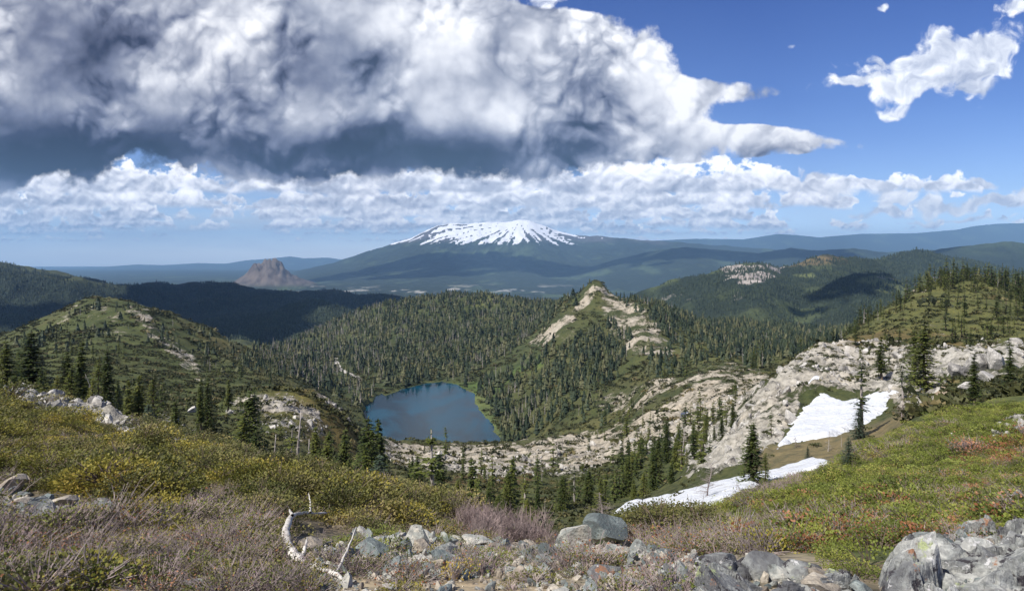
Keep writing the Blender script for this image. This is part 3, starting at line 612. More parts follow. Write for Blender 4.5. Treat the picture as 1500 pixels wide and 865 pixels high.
# ---------------------------------------------------------------- water
def flat_sheet(name, poly, z, mat, grow=1.0):
    c = np.mean(poly, 0); bm = bmesh.new()
    vs = [bm.verts.new((c[0] + (x - c[0]) * grow, c[1] + (y - c[1]) * grow, z)) for x, y in poly]
    f = bm.faces.new(vs); f.normal_update()
    if f.normal.z < 0: f.normal_flip()
    bmesh.ops.triangulate(bm, faces=[f]); me = bpy.data.meshes.new(name); bm.to_mesh(me); bm.free(); me.materials.append(mat)
    o = link(bpy.data.objects.new(name, me)); o['kind'] = 'structure'; return o
def water_material(name, c, k=1.0):
    m, gg, b = new_mat(name, 0.06); b.inputs['Specular IOR Level'].default_value = 0.5; b.inputs['IOR'].default_value = 1.33
    p = pos(gg)
    gust = gg.sm(0.42, 0.62, gg.noise(gg.vm('MULTIPLY', p, (1, .45, 1)), 0.018 * k, 4, 0.6, dist=1.2))
    gg.put(b.inputs['Base Color'], gg.mix(gust, tuple(v * .4 for v in c), tuple(v * 1.25 for v in c)))
    gg.put(b.inputs['Roughness'], gust * 0.16 + 0.05)
    b.inputs['Specular IOR Level'].default_value = 0.17; bump(gg, b, gg.noise(gg.vm('MULTIPLY', p, (.6, 1.6, 1)), 0.8 * k, 4, 0.6), 0.12 / k, 0.35)
    return m
flat_sheet('water', lake, LAKE_Z, water_material('lake water', (.004, .042, .072)), 1.03)
flat_sheet('water', tarn, TARN_Z, water_material('tarn water', (.012, .035, .12), 3), 1.12)
flat_sheet('water', pond, POND_Z, water_material('pond water', (.05, .07, .10), 2), 1.12)
# ---------------------------------------------------------------- haze: one box of thin blue air round everything below the clouds
def haze_box():
    bm = bmesh.new(); bmesh.ops.create_cube(bm, size=1); me = bpy.data.meshes.new('haze')
    x0, x1, y0, y1, z0, z1 = -96000, 96000, -300, 51500, float(Zg.min()) - 1.5, float(Zg.max()) + 30
    for v in bm.verts: v.co = Vector((x0 if v.co.x < 0 else x1, y0 if v.co.y < 0 else y1, z0 if v.co.z < 0 else z1))
    bm.to_mesh(me); bm.free()
    m = bpy.data.materials.new('haze'); m.use_nodes = True; t = m.node_tree; t.nodes.clear()
    v = t.nodes.new('ShaderNodeVolumePrincipled'); o = t.nodes.new('ShaderNodeOutputMaterial'); t.links.new(v.outputs[0], o.inputs['Volume'])
    v.inputs['Color'].default_value = (.36, .64, 1.0, 1); v.inputs['Density'].default_value = 3.3e-5; v.inputs['Anisotropy'].default_value = 0.0
    me.materials.append(m); ob = link(bpy.data.objects.new('haze', me)); ob['kind'] = 'stuff'
if 'haze' not in SKIP: haze_box()
# ---------------------------------------------------------------- unseen clouds above the frame, added and shaped to shade the ridges below
def shade_cloud_material():
    m, gg, b = new_mat('shade_cloud', 1.0); b.inputs['Base Color'].default_value = (.8, .8, .8, 1); return m
M_shade_cloud = shade_cloud_material()
def shade_cloud(foot, alt, thick, seed, n=110, soft=.12, holes=.0):
    """lens of cloud added out of view so its shade falls on the given stretch of ground"""
    off = sv * (alt / sv.z); P_ = np.array(foot); lo, hi = P_.min(0), P_.max(0); d = (hi - lo); lo -= d * .15; hi += d * .15
    gx, gy = np.meshgrid(np.linspace(lo[0], hi[0], n), np.linspace(lo[1], hi[1], n)); L_ = min(d)
    s = sdpoly(gx, gy, foot) + fbm(gx, gy, L_ * .45, 5, seed, .55) * L_ * .28; inside = s < 0
    if holes: inside &= fbm(gx, gy * 1.6, L_ * .6, 5, seed + 9, .6) > holes
    m = inside[:-1, :-1] & inside[1:, 1:] & inside[1:, :-1] & inside[:-1, 1:]
    t = np.sqrt(np.clip(-s / (L_ * .3), 0, 1)); bil = np.abs(fbm(gx, gy, L_ * .2, 4, seed + 3))
    top = alt + thick * t * (.4 + 1.2 * bil); bot = alt - thick * .15 * t
    r_, c_ = np.nonzero(m); q = np.stack([r_ * n + c_, r_ * n + c_ + 1, (r_ + 1) * n + c_ + 1, (r_ + 1) * n + c_], 1); N_ = n * n
    co = np.concatenate([np.stack([gx.ravel(), gy.ravel(), top.ravel()], 1), np.stack([gx.ravel(), gy.ravel(), bot.ravel()], 1)])
    cnt = {}
    F = [tuple(int(i) for i in f) for f in q] + [tuple(int(i) + N_ for i in f[::-1]) for f in q]
    for f in q:
        for k in range(4):
            a, b = int(f[k]), int(f[(k + 1) % 4]); cnt[(a, b)] = 1
    for (a, b) in list(cnt):
        if (b, a) not in cnt: F.append((b, a, a + N_, b + N_))
    used = sorted({i for f in F for i in f}); mp = {u: i for i, u in enumerate(used)}
    me = mesh_from('shade_cloud', co[used], [tuple(mp[i] for i in f) for f in F], M_shade_cloud, True)
    o = link(bpy.data.objects.new('shade_cloud', me)); o.location = (off.x, off.y, 0); o['kind'] = 'stuff'; return o
def W(px, Y): return ((px - CX) / FX * Y, Y)
SHADE_CLOUDS = [([W(-60, 1500), W(120, 1500), W(330, 1750), W(470, 2100), W(600, 2500), W(640, 3600), W(640, 5400), W(330, 6000), W(150, 5200), W(120, 3600), W(-100, 3300), W(-300, 2500)], 2600, 500, 3, 0),
          ([W(1175, 1900), W(1225, 1850), W(1290, 2050), W(1300, 2500), W(1240, 2900), W(1185, 2500)], 2400, 200, 5, 0),
          ([W(420, 13500), W(600, 12300), W(760, 12800), W(900, 12300), W(1150, 12500), W(1300, 14500), W(1000, 15500), W(760, 15800), W(560, 16200), W(440, 15500)], 8000, 900, 8, -.28),
          ([W(940, 6500), W(1150, 6500), W(1400, 7000), W(1550, 10500), W(1200, 10500), W(950, 9500)], 5200, 500, 12, -.1)]

# ---------------------------------------------------------------- building blocks: meshes from lists, scatters, copies
def mesh_from(name, V, F, mat, smooth=False):
    me = bpy.data.meshes.new(name); me.from_pydata([tuple(v) for v in V], [], F); me.materials.append(mat)
    if smooth: me.polygons.foreach_set('use_smooth', np.ones(len(me.polygons), bool))
    me.update(); return me
def tag(o, label=None, cat=None, group=None, kind=None):
    if label: o['label'] = label
    if cat: o['category'] = cat
    if group: o['group'] = group
    if kind: o['kind'] = kind
    return o
for ft, al, th_, sd_, ho in SHADE_CLOUDS:
    if 'shade_cloud' not in SKIP: shade_cloud(ft, al, th_, sd_, holes=ho)
def scatter(name, protos, P, rot, scl, idx, label=None):
    """one object carrying many copies of the prototype meshes"""
    n = len(P)
    if n == 0: return
    c = bpy.data.collections.new(name + ' kinds')
    for k, me in enumerate(protos): c.objects.link(bpy.data.objects.new('%s_kind_%02d' % (name, k), me))
    me = bpy.data.meshes.new(name); me.vertices.add(n); me.vertices.foreach_set('co', np.asarray(P, np.float32).ravel())
    for nm, tp, arr, f in (('rot', 'FLOAT_VECTOR', rot, 'vector'), ('scl', 'FLOAT_VECTOR', scl, 'vector'), ('idx', 'INT', idx, 'value')):
        a = me.attributes.new(nm, tp, 'POINT'); a.data.foreach_set(f, np.asarray(arr, np.int32 if tp == 'INT' else np.float32).ravel())
    o = link(bpy.data.objects.new(name, me)); o['kind'] = 'stuff'
    if label: o['label'] = label
    ng = bpy.data.node_groups.new(name, 'GeometryNodeTree')
    ng.interface.new_socket('Geometry', in_out='INPUT', socket_type='NodeSocketGeometry'); ng.interface.new_socket('Geometry', in_out='OUTPUT', socket_type='NodeSocketGeometry')
    N = ng.nodes; L = ng.links
    gi, go, ip, ci = N.new('NodeGroupInput'), N.new('NodeGroupOutput'), N.new('GeometryNodeInstanceOnPoints'), N.new('GeometryNodeCollectionInfo')
    ci.inputs['Collection'].default_value = c; ci.inputs['Separate Children'].default_value = True; ci.inputs['Reset Children'].default_value = True
    ip.inputs['Pick Instance'].default_value = True
    L.new(gi.outputs[0], ip.inputs['Points']); L.new(ci.outputs[0], ip.inputs['Instance'])
    for nm, tp, sk in (('rot', 'FLOAT_VECTOR', 'Rotation'), ('scl', 'FLOAT_VECTOR', 'Scale'), ('idx', 'INT', 'Instance Index')):
        a = N.new('GeometryNodeInputNamedAttribute'); a.data_type = tp; a.inputs['Name'].default_value = nm; L.new([q for q in a.outputs if q.enabled][0], ip.inputs[sk])
    L.new(ip.outputs[0], go.inputs[0])
    md = o.modifiers.new('scatter', 'NODES'); md.node_group = ng
    return o
rnd = random.Random(5)
def tube(V, F, pts, rad, sides=6, cap=True):
    """tapered tube through points"""
    base = len(V); n = len(pts); pts = [Vector(p) for p in pts]
    for i, p in enumerate(pts):
        d = (pts[min(i + 1, n - 1)] - pts[max(i - 1, 0)]).normalized()
        a = d.cross(Vector((0.3, 0.2, 1)) if abs(d.z) < .9 else Vector((1, 0, 0))).normalized(); b = d.cross(a)
        r = rad[i] if hasattr(rad, '__len__') else rad
        for k in range(sides):
            t = 2 * math.pi * k / sides; V.append(p + a * (math.cos(t) * r) + b * (math.sin(t) * r))
    for i in range(n - 1):
        for k in range(sides):
            k2 = (k + 1) % sides; F.append((base + i * sides + k, base + i * sides + k2, base + (i + 1) * sides + k2, base + (i + 1) * sides + k))
    if cap: F.append(tuple(base + (n - 1) * sides + k for k in range(sides)))
# ---------------------------------------------------------------- plant and rock materials
def leaf_material(name, stops, sc=3.0, rand=0.5, trans=0.25, spot=None):
    """leaf colour varies from plant to plant and from spray to spray"""
    m, gg, b = new_mat(name, 0.65); b.inputs['Specular IOR Level'].default_value = 0.25
    oi = gg.n('ShaderNodeObjectInfo'); rn = X(gg, oi.outputs['Random'])
    nz = gg.noise(pos(gg), sc, 3, 0.6)
    f = (nz - 0.5) * 1.3 + 0.5 + (rn - 0.5) * rand
    c = gg.ramp(f, stops)
    if spot: c = gg.mix(gg.sm(spot[1], spot[1] + 0.08, gg.noise(pos(gg), spot[2], 3, 0.6)), c, spot[0])
    gg.put(b.inputs['Base Color'], c)
    tr = gg.n('ShaderNodeBsdfTranslucent'); gg.put(tr.inputs[0], c); mx = gg.n('ShaderNodeMixShader'); mx.inputs[0].default_value = trans
    out = [n for n in gg.nt.nodes if n.type == 'OUTPUT_MATERIAL'][0]
    gg.nt.links.new(b.outputs[0], mx.inputs[1]); gg.nt.links.new(tr.outputs[0], mx.inputs[2]); gg.nt.links.new(mx.outputs[0], out.inputs[0])
    return m
def bark_material(name, c1, c2, sc=8):
    m, gg, b = new_mat(name, 0.9)
    n_ = gg.noise(gg.vm('MULTIPLY', obj_co(gg), (1, 1, .25)), sc, 5, .65)
    gg.put(b.inputs['Base Color'], gg.ramp(n_, [(.3, c1), (.65, c2)])); bump(gg, b, n_, .02, .6); return m
M_fir = leaf_material('fir needles', [(0.1, (.028, .044, .014)), (0.42, (.07, .095, .026)), (0.7, (.14, .16, .038)), (1, (.22, .22, .055))], 1.2)
M_fir_y = leaf_material('yellow green pine needles', [(0.1, (.05, .07, .015)), (0.5, (.13, .15, .03)), (0.9, (.26, .25, .05))], 1.5)  # lighter, yellower needles than the plain firs
M_fir_b = leaf_material('blue green needles', [(0.1, (.025, .045, .028)), (0.5, (.06, .09, .06)), (0.9, (.12, .16, .10))], 1.5)
M_far_tree = leaf_material('forest needles', [(0.0, (.018, .030, .015)), (0.35, (.036, .052, .024)), (0.65, (.064, .076, .034)), (1, (.12, .12, .055))], .02, 1.3, 0.1)
M_far_dark = leaf_material('dark forest needles', [(0.0, (.014, .024, .014)), (0.5, (.028, .042, .022)), (1, (.05, .066, .032))], .01, .9, 0.0)
M_dead = bark_material('weathered dead wood', (.22, .19, .17), (.46, .42, .38))
M_deadtwig = bark_material('bare grey twigs', (.16, .13, .125), (.34, .285, .27), 3)
M_bark = bark_material('brown bark', (.06, .045, .035), (.17, .13, .10))
M_redneedle = leaf_material('dead rust needles', [(0.2, (.20, .07, .03)), (0.8, (.40, .16, .07))], 2)
def rock_material(name, stops, lich=None, sc=1.0):
    stops = [(.5 + (p - .5) * .75, c) for p, c in stops]
    m, gg, b = new_mat(name, 0.85); b.inputs['Specular IOR Level'].default_value = 0.3
    oi = gg.n('ShaderNodeObjectInfo'); rn = X(gg, oi.outputs['Random']); p = gg.vm('ADD', pos(gg), gg.vec(rn * 31.0, rn * 17.0, 0.0))
    a = gg.noise(p, 3.2 * sc, 8, 0.68, dist=.6); c = gg.ramp(a + (rn - 0.5) * .22, stops)
    v = gg.voro(p, 26 * sc, 'F1', detail=1)
    c = gg.mix(gg.sm(.42, .25, v) * .35, c, (.10, .095, .095))
    rg = gg.noise(p, 5.0 * sc, 6, .6, dist=1.0, kind='RIDGED_MULTIFRACTAL'); c = gg.mix(gg.sm(1.15, 1.45, rg) * .6, c, (.07, .06, .055))
    for col_, th, s_ in (lich or []):
        c = gg.mix(gg.sm(th, th + .05, gg.noise(gg.vm('ADD', p, (s_, s_, 0)), s_ * sc, 6, .7)), c, col_)
    gg.put(b.inputs['Base Color'], c)
    bump(gg, b, gg.noise(p, 9 * sc, 8, .72) + gg.m('MULTIPLY', v, .35), .035 / sc, 1.0)
    return m
M_rock = rock_material('grey green stone', [(.3, (.13, .145, .14)), (.45, (.27, .29, .27)), (.55, (.40, .40, .36)), (.7, (.56, .52, .44))], [((.50, .47, .40), .58, 9.0), ((.10, .10, .095), .60, 11.0)])
M_rock_t = rock_material('tan stone', [(.3, (.20, .165, .13)), (.5, (.42, .36, .28)), (.7, (.62, .56, .46))])
M_rock_b = rock_material('blue green stone', [(.3, (.10, .125, .125)), (.46, (.22, .26, .25)), (.56, (.36, .39, .36)), (.68, (.52, .48, .41))])
M_rock_o = rock_material('rusty stone', [(.3, (.20, .11, .07)), (.55, (.42, .26, .18)), (.75, (.55, .40, .30))])
M_rock_l = rock_material('lichen covered stone', [(.3, (.08, .08, .085)), (.44, (.17, .175, .175)), (.54, (.31, .32, .30)), (.66, (.48, .48, .44))],
                         [((.56, .55, .54), .59, 14.0), ((.38, .42, .22), .60, 6.0), ((.28, .15, .09), .60, 4.0), ((.045, .04, .045), .56, 9.0)])
M_granite = rock_material('pale granite', [(.3, (.20, .19, .175)), (.45, (.42, .40, .36)), (.6, (.58, .55, .50)), (.75, (.66, .63, .58))], None, .25)
# ---------------------------------------------------------------- conifers
def conifer(seed, h=8.0, R=1.3, clear=.08, whorls=30, nbr=7, nsp=7, size=.26, gap=.15, mats=None, droop=.35, top_bare=0.0, trunk_r=.018, spread=.8, sides=6):
    """trunk and crown meshes; the crown is made of needle sprays hung along drooping branches"""
    q = random.Random(seed); TV, TF, CV, CF = [], [], [], []
    bend = Vector((q.uniform(-.02, .02), q.uniform(-.02, .02), 0)) * h
    def ax(t): return Vector((bend.x * math.sin(t * 3), bend.y * math.sin(t * 3.4), h * t))
    tube(TV, TF, [ax(t / 8) + (Vector((0, 0, -.6)) if t == 0 else Vector()) for t in range(9)], [h * trunk_r * (1 - t / 8.6) for t in range(9)], sides)
    lop = [q.uniform(.65, 1.15) for _ in range(12)]
    for w in range(whorls):
        t = clear + (1 - clear) * (w + q.uniform(-.4, .4)) / whorls; t = min(max(t, .02), .985)
        if q.random() < gap * .6: continue
        rr = R * (1 - t) ** spread * (0.75 + .25 * min(1, (t - clear) * 6 + .3))
        if t > 1 - top_bare: rr *= .25
        c = ax(t); nb = nbr if t < .85 else max(3, nbr - 3)
        for b_ in range(nb):
            a = 2 * math.pi * (b_ + q.random()) / nb + w * 1.9
            if q.random() < gap: continue
            L_ = rr * q.uniform(.6, 1.12) * lop[int((a % 6.283) / 6.284 * 12)] + .06 * h * .25
            dirv = Vector((math.cos(a), math.sin(a), 0)); side = Vector((-dirv.y, dirv.x, 0))
            dp = droop * q.uniform(.5, 1.4)
            if whorls > 14 and L_ > .5: tube(TV, TF, [c, c + dirv * L_ * .5 + Vector((0, 0, -dp * L_ * .25)), c + dirv * L_ * .9 + Vector((0, 0, -dp * L_ * .6))], [h * .0022, h * .0014, h * .0006], 3, False)
            for s_ in range(nsp):
                u = (s_ + q.uniform(.2, 1)) / nsp; p = c + dirv * (L_ * u) + Vector((0, 0, -dp * L_ * u * u * .8 + q.uniform(-.06, .10) * size * 3)) + side * q.uniform(-1, 1) * L_ * .30 * (1 - abs(u - .4))
                z_ = size * q.uniform(.6, 1.25) * (1.15 - .5 * u) * (.55 + .45 * (1 - t))
                d2 = (dirv + side * q.uniform(-.9, .9) + Vector((0, 0, q.uniform(-.5, .25)))).normalized()
                s2 = d2.cross(Vector((q.uniform(-.7, .7), q.uniform(-.7, .7), 1))).normalized()
                k = len(CV); CV.extend([p - d2 * z_ * .4, p + s2 * z_ * .38, p + d2 * z_ * .95, p - s2 * z_ * .38]); CF.append((k, k + 1, k + 2, k + 3))
    # leader
    for s_ in range(6):
        p = ax(1 - s_ * .012); k = len(CV); d2 = Vector((q.uniform(-.5, .5), q.uniform(-.5, .5), 1)).normalized(); s2 = d2.cross(Vector((q.uniform(-1, 1), q.uniform(-1, 1), 0.1))).normalized(); z_ = size * .5
        CV.extend([p - d2 * z_ * .5, p + s2 * z_ * .25, p + d2 * z_, p - s2 * z_ * .25]); CF.append((k, k + 1, k + 2, k + 3))
    mt, mc = mats or (M_bark, M_fir)
    return mesh_from('trunk', TV, TF, mt, True), mesh_from('crown', CV, CF, mc)
def snag(seed, h=6, lean=.1, nb=26, bl=.9, twig=True, mat=None, r=.02):
    """dead tree: bleached trunk and broken branches"""
    q = random.Random(seed); V, F = [], []; BV, BF = [], []
    lx, ly = lean * h * q.choice([-1, 1]), lean * h * q.uniform(-.5, .5)
    def ax(t): return Vector((lx * t + .06 * math.sin(t * 9 + seed), ly * t + .05 * math.sin(t * 7), h * t))
    tube(V, F, [ax(t / 9) + (Vector((0, 0, -.5)) if t == 0 else Vector()) for t in range(10)], [h * r * (1 - t / 10.5) for t in range(10)], 7)
    for i in range(nb):
        t = q.uniform(.12, .97); a = q.uniform(0, 6.28); L_ = bl * q.uniform(.3, 1.1) * (1.15 - t); d = Vector((math.cos(a), math.sin(a), q.uniform(-.35, .5)))
        p0 = ax(t); p1 = p0 + d * L_ * .5; p2 = p0 + d * L_ + Vector((0, 0, q.uniform(-.2, .3) * L_))
        tube(BV, BF, [p0, p1, p2], [h * .0045, h * .003, h * .001], 4, False)
        if twig:
            for _ in range(7):
                u = q.uniform(.3, 1); s0 = p0.lerp(p2, u); s1 = s0 + Vector((q.uniform(-1, 1), q.uniform(-1, 1), q.uniform(-.5, .7))) * L_ * .4
                tube(BV, BF, [s0, s0.lerp(s1, .5) + Vector((0, 0, .02)), s1], [h * .0016, h * .0012, h * .0006], 3, False)
    return mesh_from('trunk', V, F, mat or M_dead, True), mesh_from('branches', BV, BF, mat or M_dead, True)
def merged(pair):
    a, b = pair; V = [v.co.copy() for v in a.vertices] + [v.co.copy() for v in b.vertices]; n = len(a.vertices)
    F = [tuple(p.vertices) for p in a.polygons] + [tuple(i + n for i in p.vertices) for p in b.polygons]
    me = bpy.data.meshes.new('tree'); me.from_pydata([tuple(v) for v in V], [], F); me.materials.append(a.materials[0]); me.materials.append(b.materials[0])
    me.polygons.foreach_set('material_index', np.array([0] * len(a.polygons) + [1] * len(b.polygons), np.int32)); me.update(); return me
near_fir = [conifer(100 + i, 8, R_, cl, 36, 9, 10, .31, gp) for i, (R_, cl, gp) in enumerate([(1.5, .06, .12), (1.2, .10, .2), (1.75, .04, .15), (1.0, .14, .25)])]
near_yel = [conifer(120 + i, 8, 1.7, .05, 30, 8, 9, .28, .15, (M_bark, M_fir_y)) for i in range(2)]
near_blu = [conifer(130 + i, 8, 1.9, .03, 30, 8, 9, .28, .12, (M_bark, M_fir_b)) for i in range(2)]
near_old = [conifer(140 + i, 9, 1.15, .30, 22, 6, 9, .30, .32, (M_dead, M_fir), .25, 0, .022) for i in range(2)]
near_bare = [conifer(150, 8, 1.7, .22, 20, 7, 9, .30, .35, (M_dead, M_fir_y), .1, .22, .02)]
near_red = [conifer(160, 7, 1.2, .10, 26, 7, 8, .26, .2)]
mid_fir = [conifer(200 + i, 8, R_, .06, 16, 7, 4, .60, gp, (M_bark, M_fir), sides=4) for i, (R_, gp) in enumerate([(1.35, .15), (1.1, .2), (1.6, .2), (.95, .2), (1.3, .3)])]
dead_tree = [snag(300 + i, 6, l_, n_, b_) for i, (l_, n_, b_) in enumerate([(.03, 26, 1.2), (.35, 14, .8), (.05, 16, .5), (.12, 30, 1.5)])]
twig_tree = [snag(320 + i, 4, .12, 46, 1.6, True, M_deadtwig) for i in range(2)]
# far trees: a few ragged tiers each
def far_tree(seed, R=.16, mat=None, tiers=6, dead=False):
    q = random.Random(seed); V, F = [], []
    if dead:
        tube(V, F, [(0, 0, -.05), (0, 0, .5), (q.uniform(-.02, .02), 0, 1)], [.02, .013, .004], 3, False)
        for _ in range(7):
            t = q.uniform(.35, .95); a = q.uniform(0, 6.28); r = .11 * (1.1 - t); k = len(V)
            V.extend([Vector((0, 0, t)), Vector((math.cos(a) * r, math.sin(a) * r, t - .02)), Vector((math.cos(a + .4) * r * .8, math.sin(a + .4) * r * .8, t + .03))]); F.append((k, k + 1, k + 2))
        return mesh_from('tree', V, F, mat)
    for i in range(tiers):
        t = .08 + .80 * i / tiers; rr = R * (1 - t) ** .75; n = 6; k = len(V); top = Vector((q.uniform(-.01, .01), q.uniform(-.01, .01), min(1, t + .30 + q.uniform(0, .05))))
        V.append(top); a0 = q.uniform(0, 6)
        for j in range(n):
            a = a0 + 6.283 * j / n; r_ = rr * q.uniform(.55, 1.2); V.append(Vector((math.cos(a) * r_, math.sin(a) * r_, t + q.uniform(-.05, .03))))
        for j in range(n): 
            if q.random() > .12: F.append((k, k + 1 + j, k + 1 + (j + 1) % n))
    return mesh_from('tree', V, F, mat)
far_green = [far_tree(400 + i, q_, M_far_tree) for i, q_ in enumerate((.19, .14, .24, .17))]
far_green += [far_tree(450, .30, M_far_tree, 4), far_tree(451, .26, M_far_tree, 4)]
far_dead = [far_tree(420 + i, .1, M_dead, dead=True) for i in range(2)]
far_dark = [far_tree(440 + i, q_, M_far_dark, 3) for i, q_ in enumerate((.19, .16, .22))]
# ---------------------------------------------------------------- forests (what nobody could count), by patches of slope
rs = np.random.default_rng(21)
def sow(n, px0, px1, y0, y1):
    px = rs.uniform(px0, px1, n); Y = np.sqrt(rs.uniform(y0 ** 2, y1 ** 2, n)); x = (px - CX) / FX * Y
    z = hgt(x, Y); py = HY - FX * z / Y; return px, py, x, Y, z
def polys_density(px, py, Y, polys, x):
    d = np.zeros(len(px))
    for poly, y0, y1, w in polys:
        s = sdpoly(px, py, poly) + fbm(x, Y, np.maximum(Y.mean() * .05, 4), 3, 33) * 8
        d = np.maximum(d, sst(5, -5, s) * (Y > y0) * (Y < y1) * w)
    return d
in_lake = lambda x, y, m=2: (sdpoly(x, y, lake) < m) | (sdpoly(x, y, tarn) < m) | (sdpoly(x, y, pond) < m)
FOREST = [  # polygon of the slope in the frame, distances, density
 ([(395,545),(380,520),(430,500),(500,462),(560,440),(620,425),(700,418),(780,425),(840,430),(800,470),(760,510),(700,540),(660,557),(560,572),(530,600),(500,580),(440,560)], 560, 1700, 1.0),
 ([(560,560),(640,520),(700,540),(690,565)], 760, 1000, .5),
 ([(500,575),(530,560),(560,570),(535,605),(520,600)], 560, 900, 1.2),
 ([(735,640),(700,560),(760,530),(830,500),(900,470),(925,500),(905,550),(880,590),(850,610),(800,625),(760,650)], 440, 1000, 1.15),
 ([(800,430),(850,410),(868,412),(850,440),(800,480),(770,500),(740,500)], 700, 1300, .35),
 ([(905,420),(960,440),(1050,465),(1150,478),(1250,480),(1340,455),(1330,470),(1240,500),(1180,520),(1120,530),(1090,515),(1000,500),(950,460)], 560, 1500, 1.1),
 ([(1040,500),(1080,500),(1200,490),(1190,515),(1100,540),(1040,520)], 400, 1000, .9),
 ([(940,520),(1000,500),(1050,520),(1000,560),(940,560)], 380, 900, .22), ([(900,430),(950,470),(1000,520),(1000,480)], 600, 1000, .5),
 ([(20,500),(150,440),(230,450),(330,500),(400,545),(300,590),(100,590)], 150, 1000, .16),
 ([(300,500),(260,460),(330,480),(400,520),(450,545),(400,560),(340,530)], 300, 1000, .45),
 ([(40,490),(130,490),(220,500),(180,560),(60,540)], 200, 800, .22), ([(340,500),(420,520),(420,560),(380,560)], 500, 1100, .8),
 ([(1345,430),(1350,405),(1400,400),(1750,400),(1750,425),(1430,428),(1380,430)], 330, 560, 1.6), ([(1440,425),(1750,420),(1750,500),(1460,470)], 200, 480, .7), ([(1380,470),(1470,440),(1500,510),(1400,515),(1370,500)], 160, 420, .32), ([(1350,430),(1430,425),(1500,440),(1470,480),(1380,470)], 200, 420, .22),
 ([(1240,500),(1230,470),(1340,440),(1350,460),(1270,500)], 300, 700, .6),
 ([(820,620),(900,590),(1000,560),(1050,560),(1000,620),(900,650),(830,650)], 250, 560, .14), ([(640,700),(720,690),(900,680),(1010,660),(1030,700),(900,750),(700,750)], 75, 150, .30), ([(900,690),(960,650),(1060,600),(1080,640),(1000,700),(920,740)], 75, 200, .42), ([(440,640),(530,640),(640,690),(560,720),(450,700)], 60, 150, .18), ([(-20,520),(220,560),(260,620),(0,590)], 60, 160, .45), ([(230,560),(340,560),(440,640),(330,660)], 60, 200, .25), ([(1040,600),(1160,560),(1200,520),(1120,640),(1060,660)], 70, 200, .12), ([(1230,500),(1500,500),(1500,560),(1280,560)], 70, 200, .06), ([(600,650),(900,645),(1000,610),(900,690),(640,700)], 170, 420, .035)]
keep = []
ROADPX = [(492,524),(493,532),(498,540),(508,546),(520,550),(530,556)]
specs = [(40000, 370, 1350, 560, 1700, 46), (6000, -100, 1760, 380, 640, 30), (3000, -100, 1760, 150, 420, 16), (1100, 540, 1100, 75, 260, 8), (500, -40, 560, 60, 260, 8), (500, 1150, 1560, 70, 260, 8)]
FP = []
for n, a, b, y0, y1, _ in specs:
    px, py, x, Y, z = sow(n, a, b, y0, y1); d = polys_density(px, py, Y, FOREST, x)
    clump = .32 + 1.3 * sst(-.25, .35, fbm(x, Y, 26, 3, 35)) * (.55 + .6 * sst(-.2, .2, fbm(x, Y, 90, 3, 38)))
    ok = (rs.uniform(0, 1, n) < d * clump) & ~in_lake(x, Y)
    ok &= polydist(px, py, [(492,520),(493,532),(498,540),(508,546),(520,550),(532,557),(520,550),(508,546),(498,540),(493,532)]) > 3.0
    vis = np.zeros(n); vis[ok] = visible_rows(x[ok], Y[ok], z[ok]); ok &= vis > -34
    FP.append(np.stack([px[ok], py[ok], x[ok], Y[ok], z[ok]], 1))
FP = np.concatenate(FP)
hgt_t = np.where(FP[:, 3] > 380, rs.normal(9.0, 3.0, len(FP)), rs.normal(5.6, 1.7, len(FP))); hgt_t = np.where((FP[:, 3] < 160) & (FP[:, 0] > 560) & (FP[:, 0] < 960), hgt_t * .72, hgt_t); hgt_t = np.where((FP[:, 3] < 170) & (FP[:, 0] > 1000), np.minimum(hgt_t * .7, 4.5), hgt_t); hgt_t = np.clip(hgt_t, 2.0, 16)
hgt_t *= np.where((FP[:, 0] < 430) & (FP[:, 3] < 900), .62, 1.0)
appar = hgt_t / FP[:, 3] * FX; 
onframe = (FP[:, 0] > -10) & (FP[:, 0] < 1510) & (visible_rows(FP[:, 2], FP[:, 3], FP[:, 4] + hgt_t * .8) > 0)
# ---------------------------------------------------------------- snow, paths
def draped(name, poly_px, y0, y1, mat, thick=.4, n=170, smooth_r=1.2, kind=None):
    """a sheet with thickness lying on the slope, its outline given on the slope itself"""
    pts = [ground_at(a, b, y0, y1) for a, b in poly_px]; P2 = np.array([(p.x, p.y) for p in pts])
    lo, hi = P2.min(0), P2.max(0); step = max((hi - lo).max() / n, .1)
    gx = np.arange(lo[0] - step, hi[0] + 2 * step, step); gy = np.arange(lo[1] - step, hi[1] + 2 * step, step)
    GX, GY = np.meshgrid(gx, gy); poly = [tuple(p) for p in P2]
    s = sdpoly(GX, GY, poly) + fbm(GX, GY, max(step * 6, 1.0), 3, 55) * .35
    Z = sum(hgt(GX + smooth_r * math.cos(t), GY + smooth_r * math.sin(t)) for t in np.linspace(0, 6.28, 7)[:-1]) / 6
    Z = Z + thick * np.clip(sst(step * .6, -step * 5, s), 0, 1) - .25 * thick + fbm(GX, GY, 3.5, 3, 56) * thick * .25
    m = (s[:-1, :-1] < step * .6) & (s[1:, 1:] < step * .6) & (s[1:, :-1] < step * .6) & (s[:-1, 1:] < step * .6)
    r_, c_ = np.nonzero(m); W = GX.shape[1]
    q = np.stack([r_ * W + c_, r_ * W + c_ + 1, (r_ + 1) * W + c_ + 1, (r_ + 1) * W + c_], 1); used, inv = np.unique(q, return_inverse=True); q = inv.reshape(q.shape)
    co = np.stack([GX.ravel()[used], GY.ravel()[used], Z.ravel()[used]], 1)
    me = mesh_from(name, co, [tuple(int(i) for i in f) for f in q], mat, True)
    o = link(bpy.data.objects.new(name, me)); 
    if kind: o['kind'] = kind
    return o
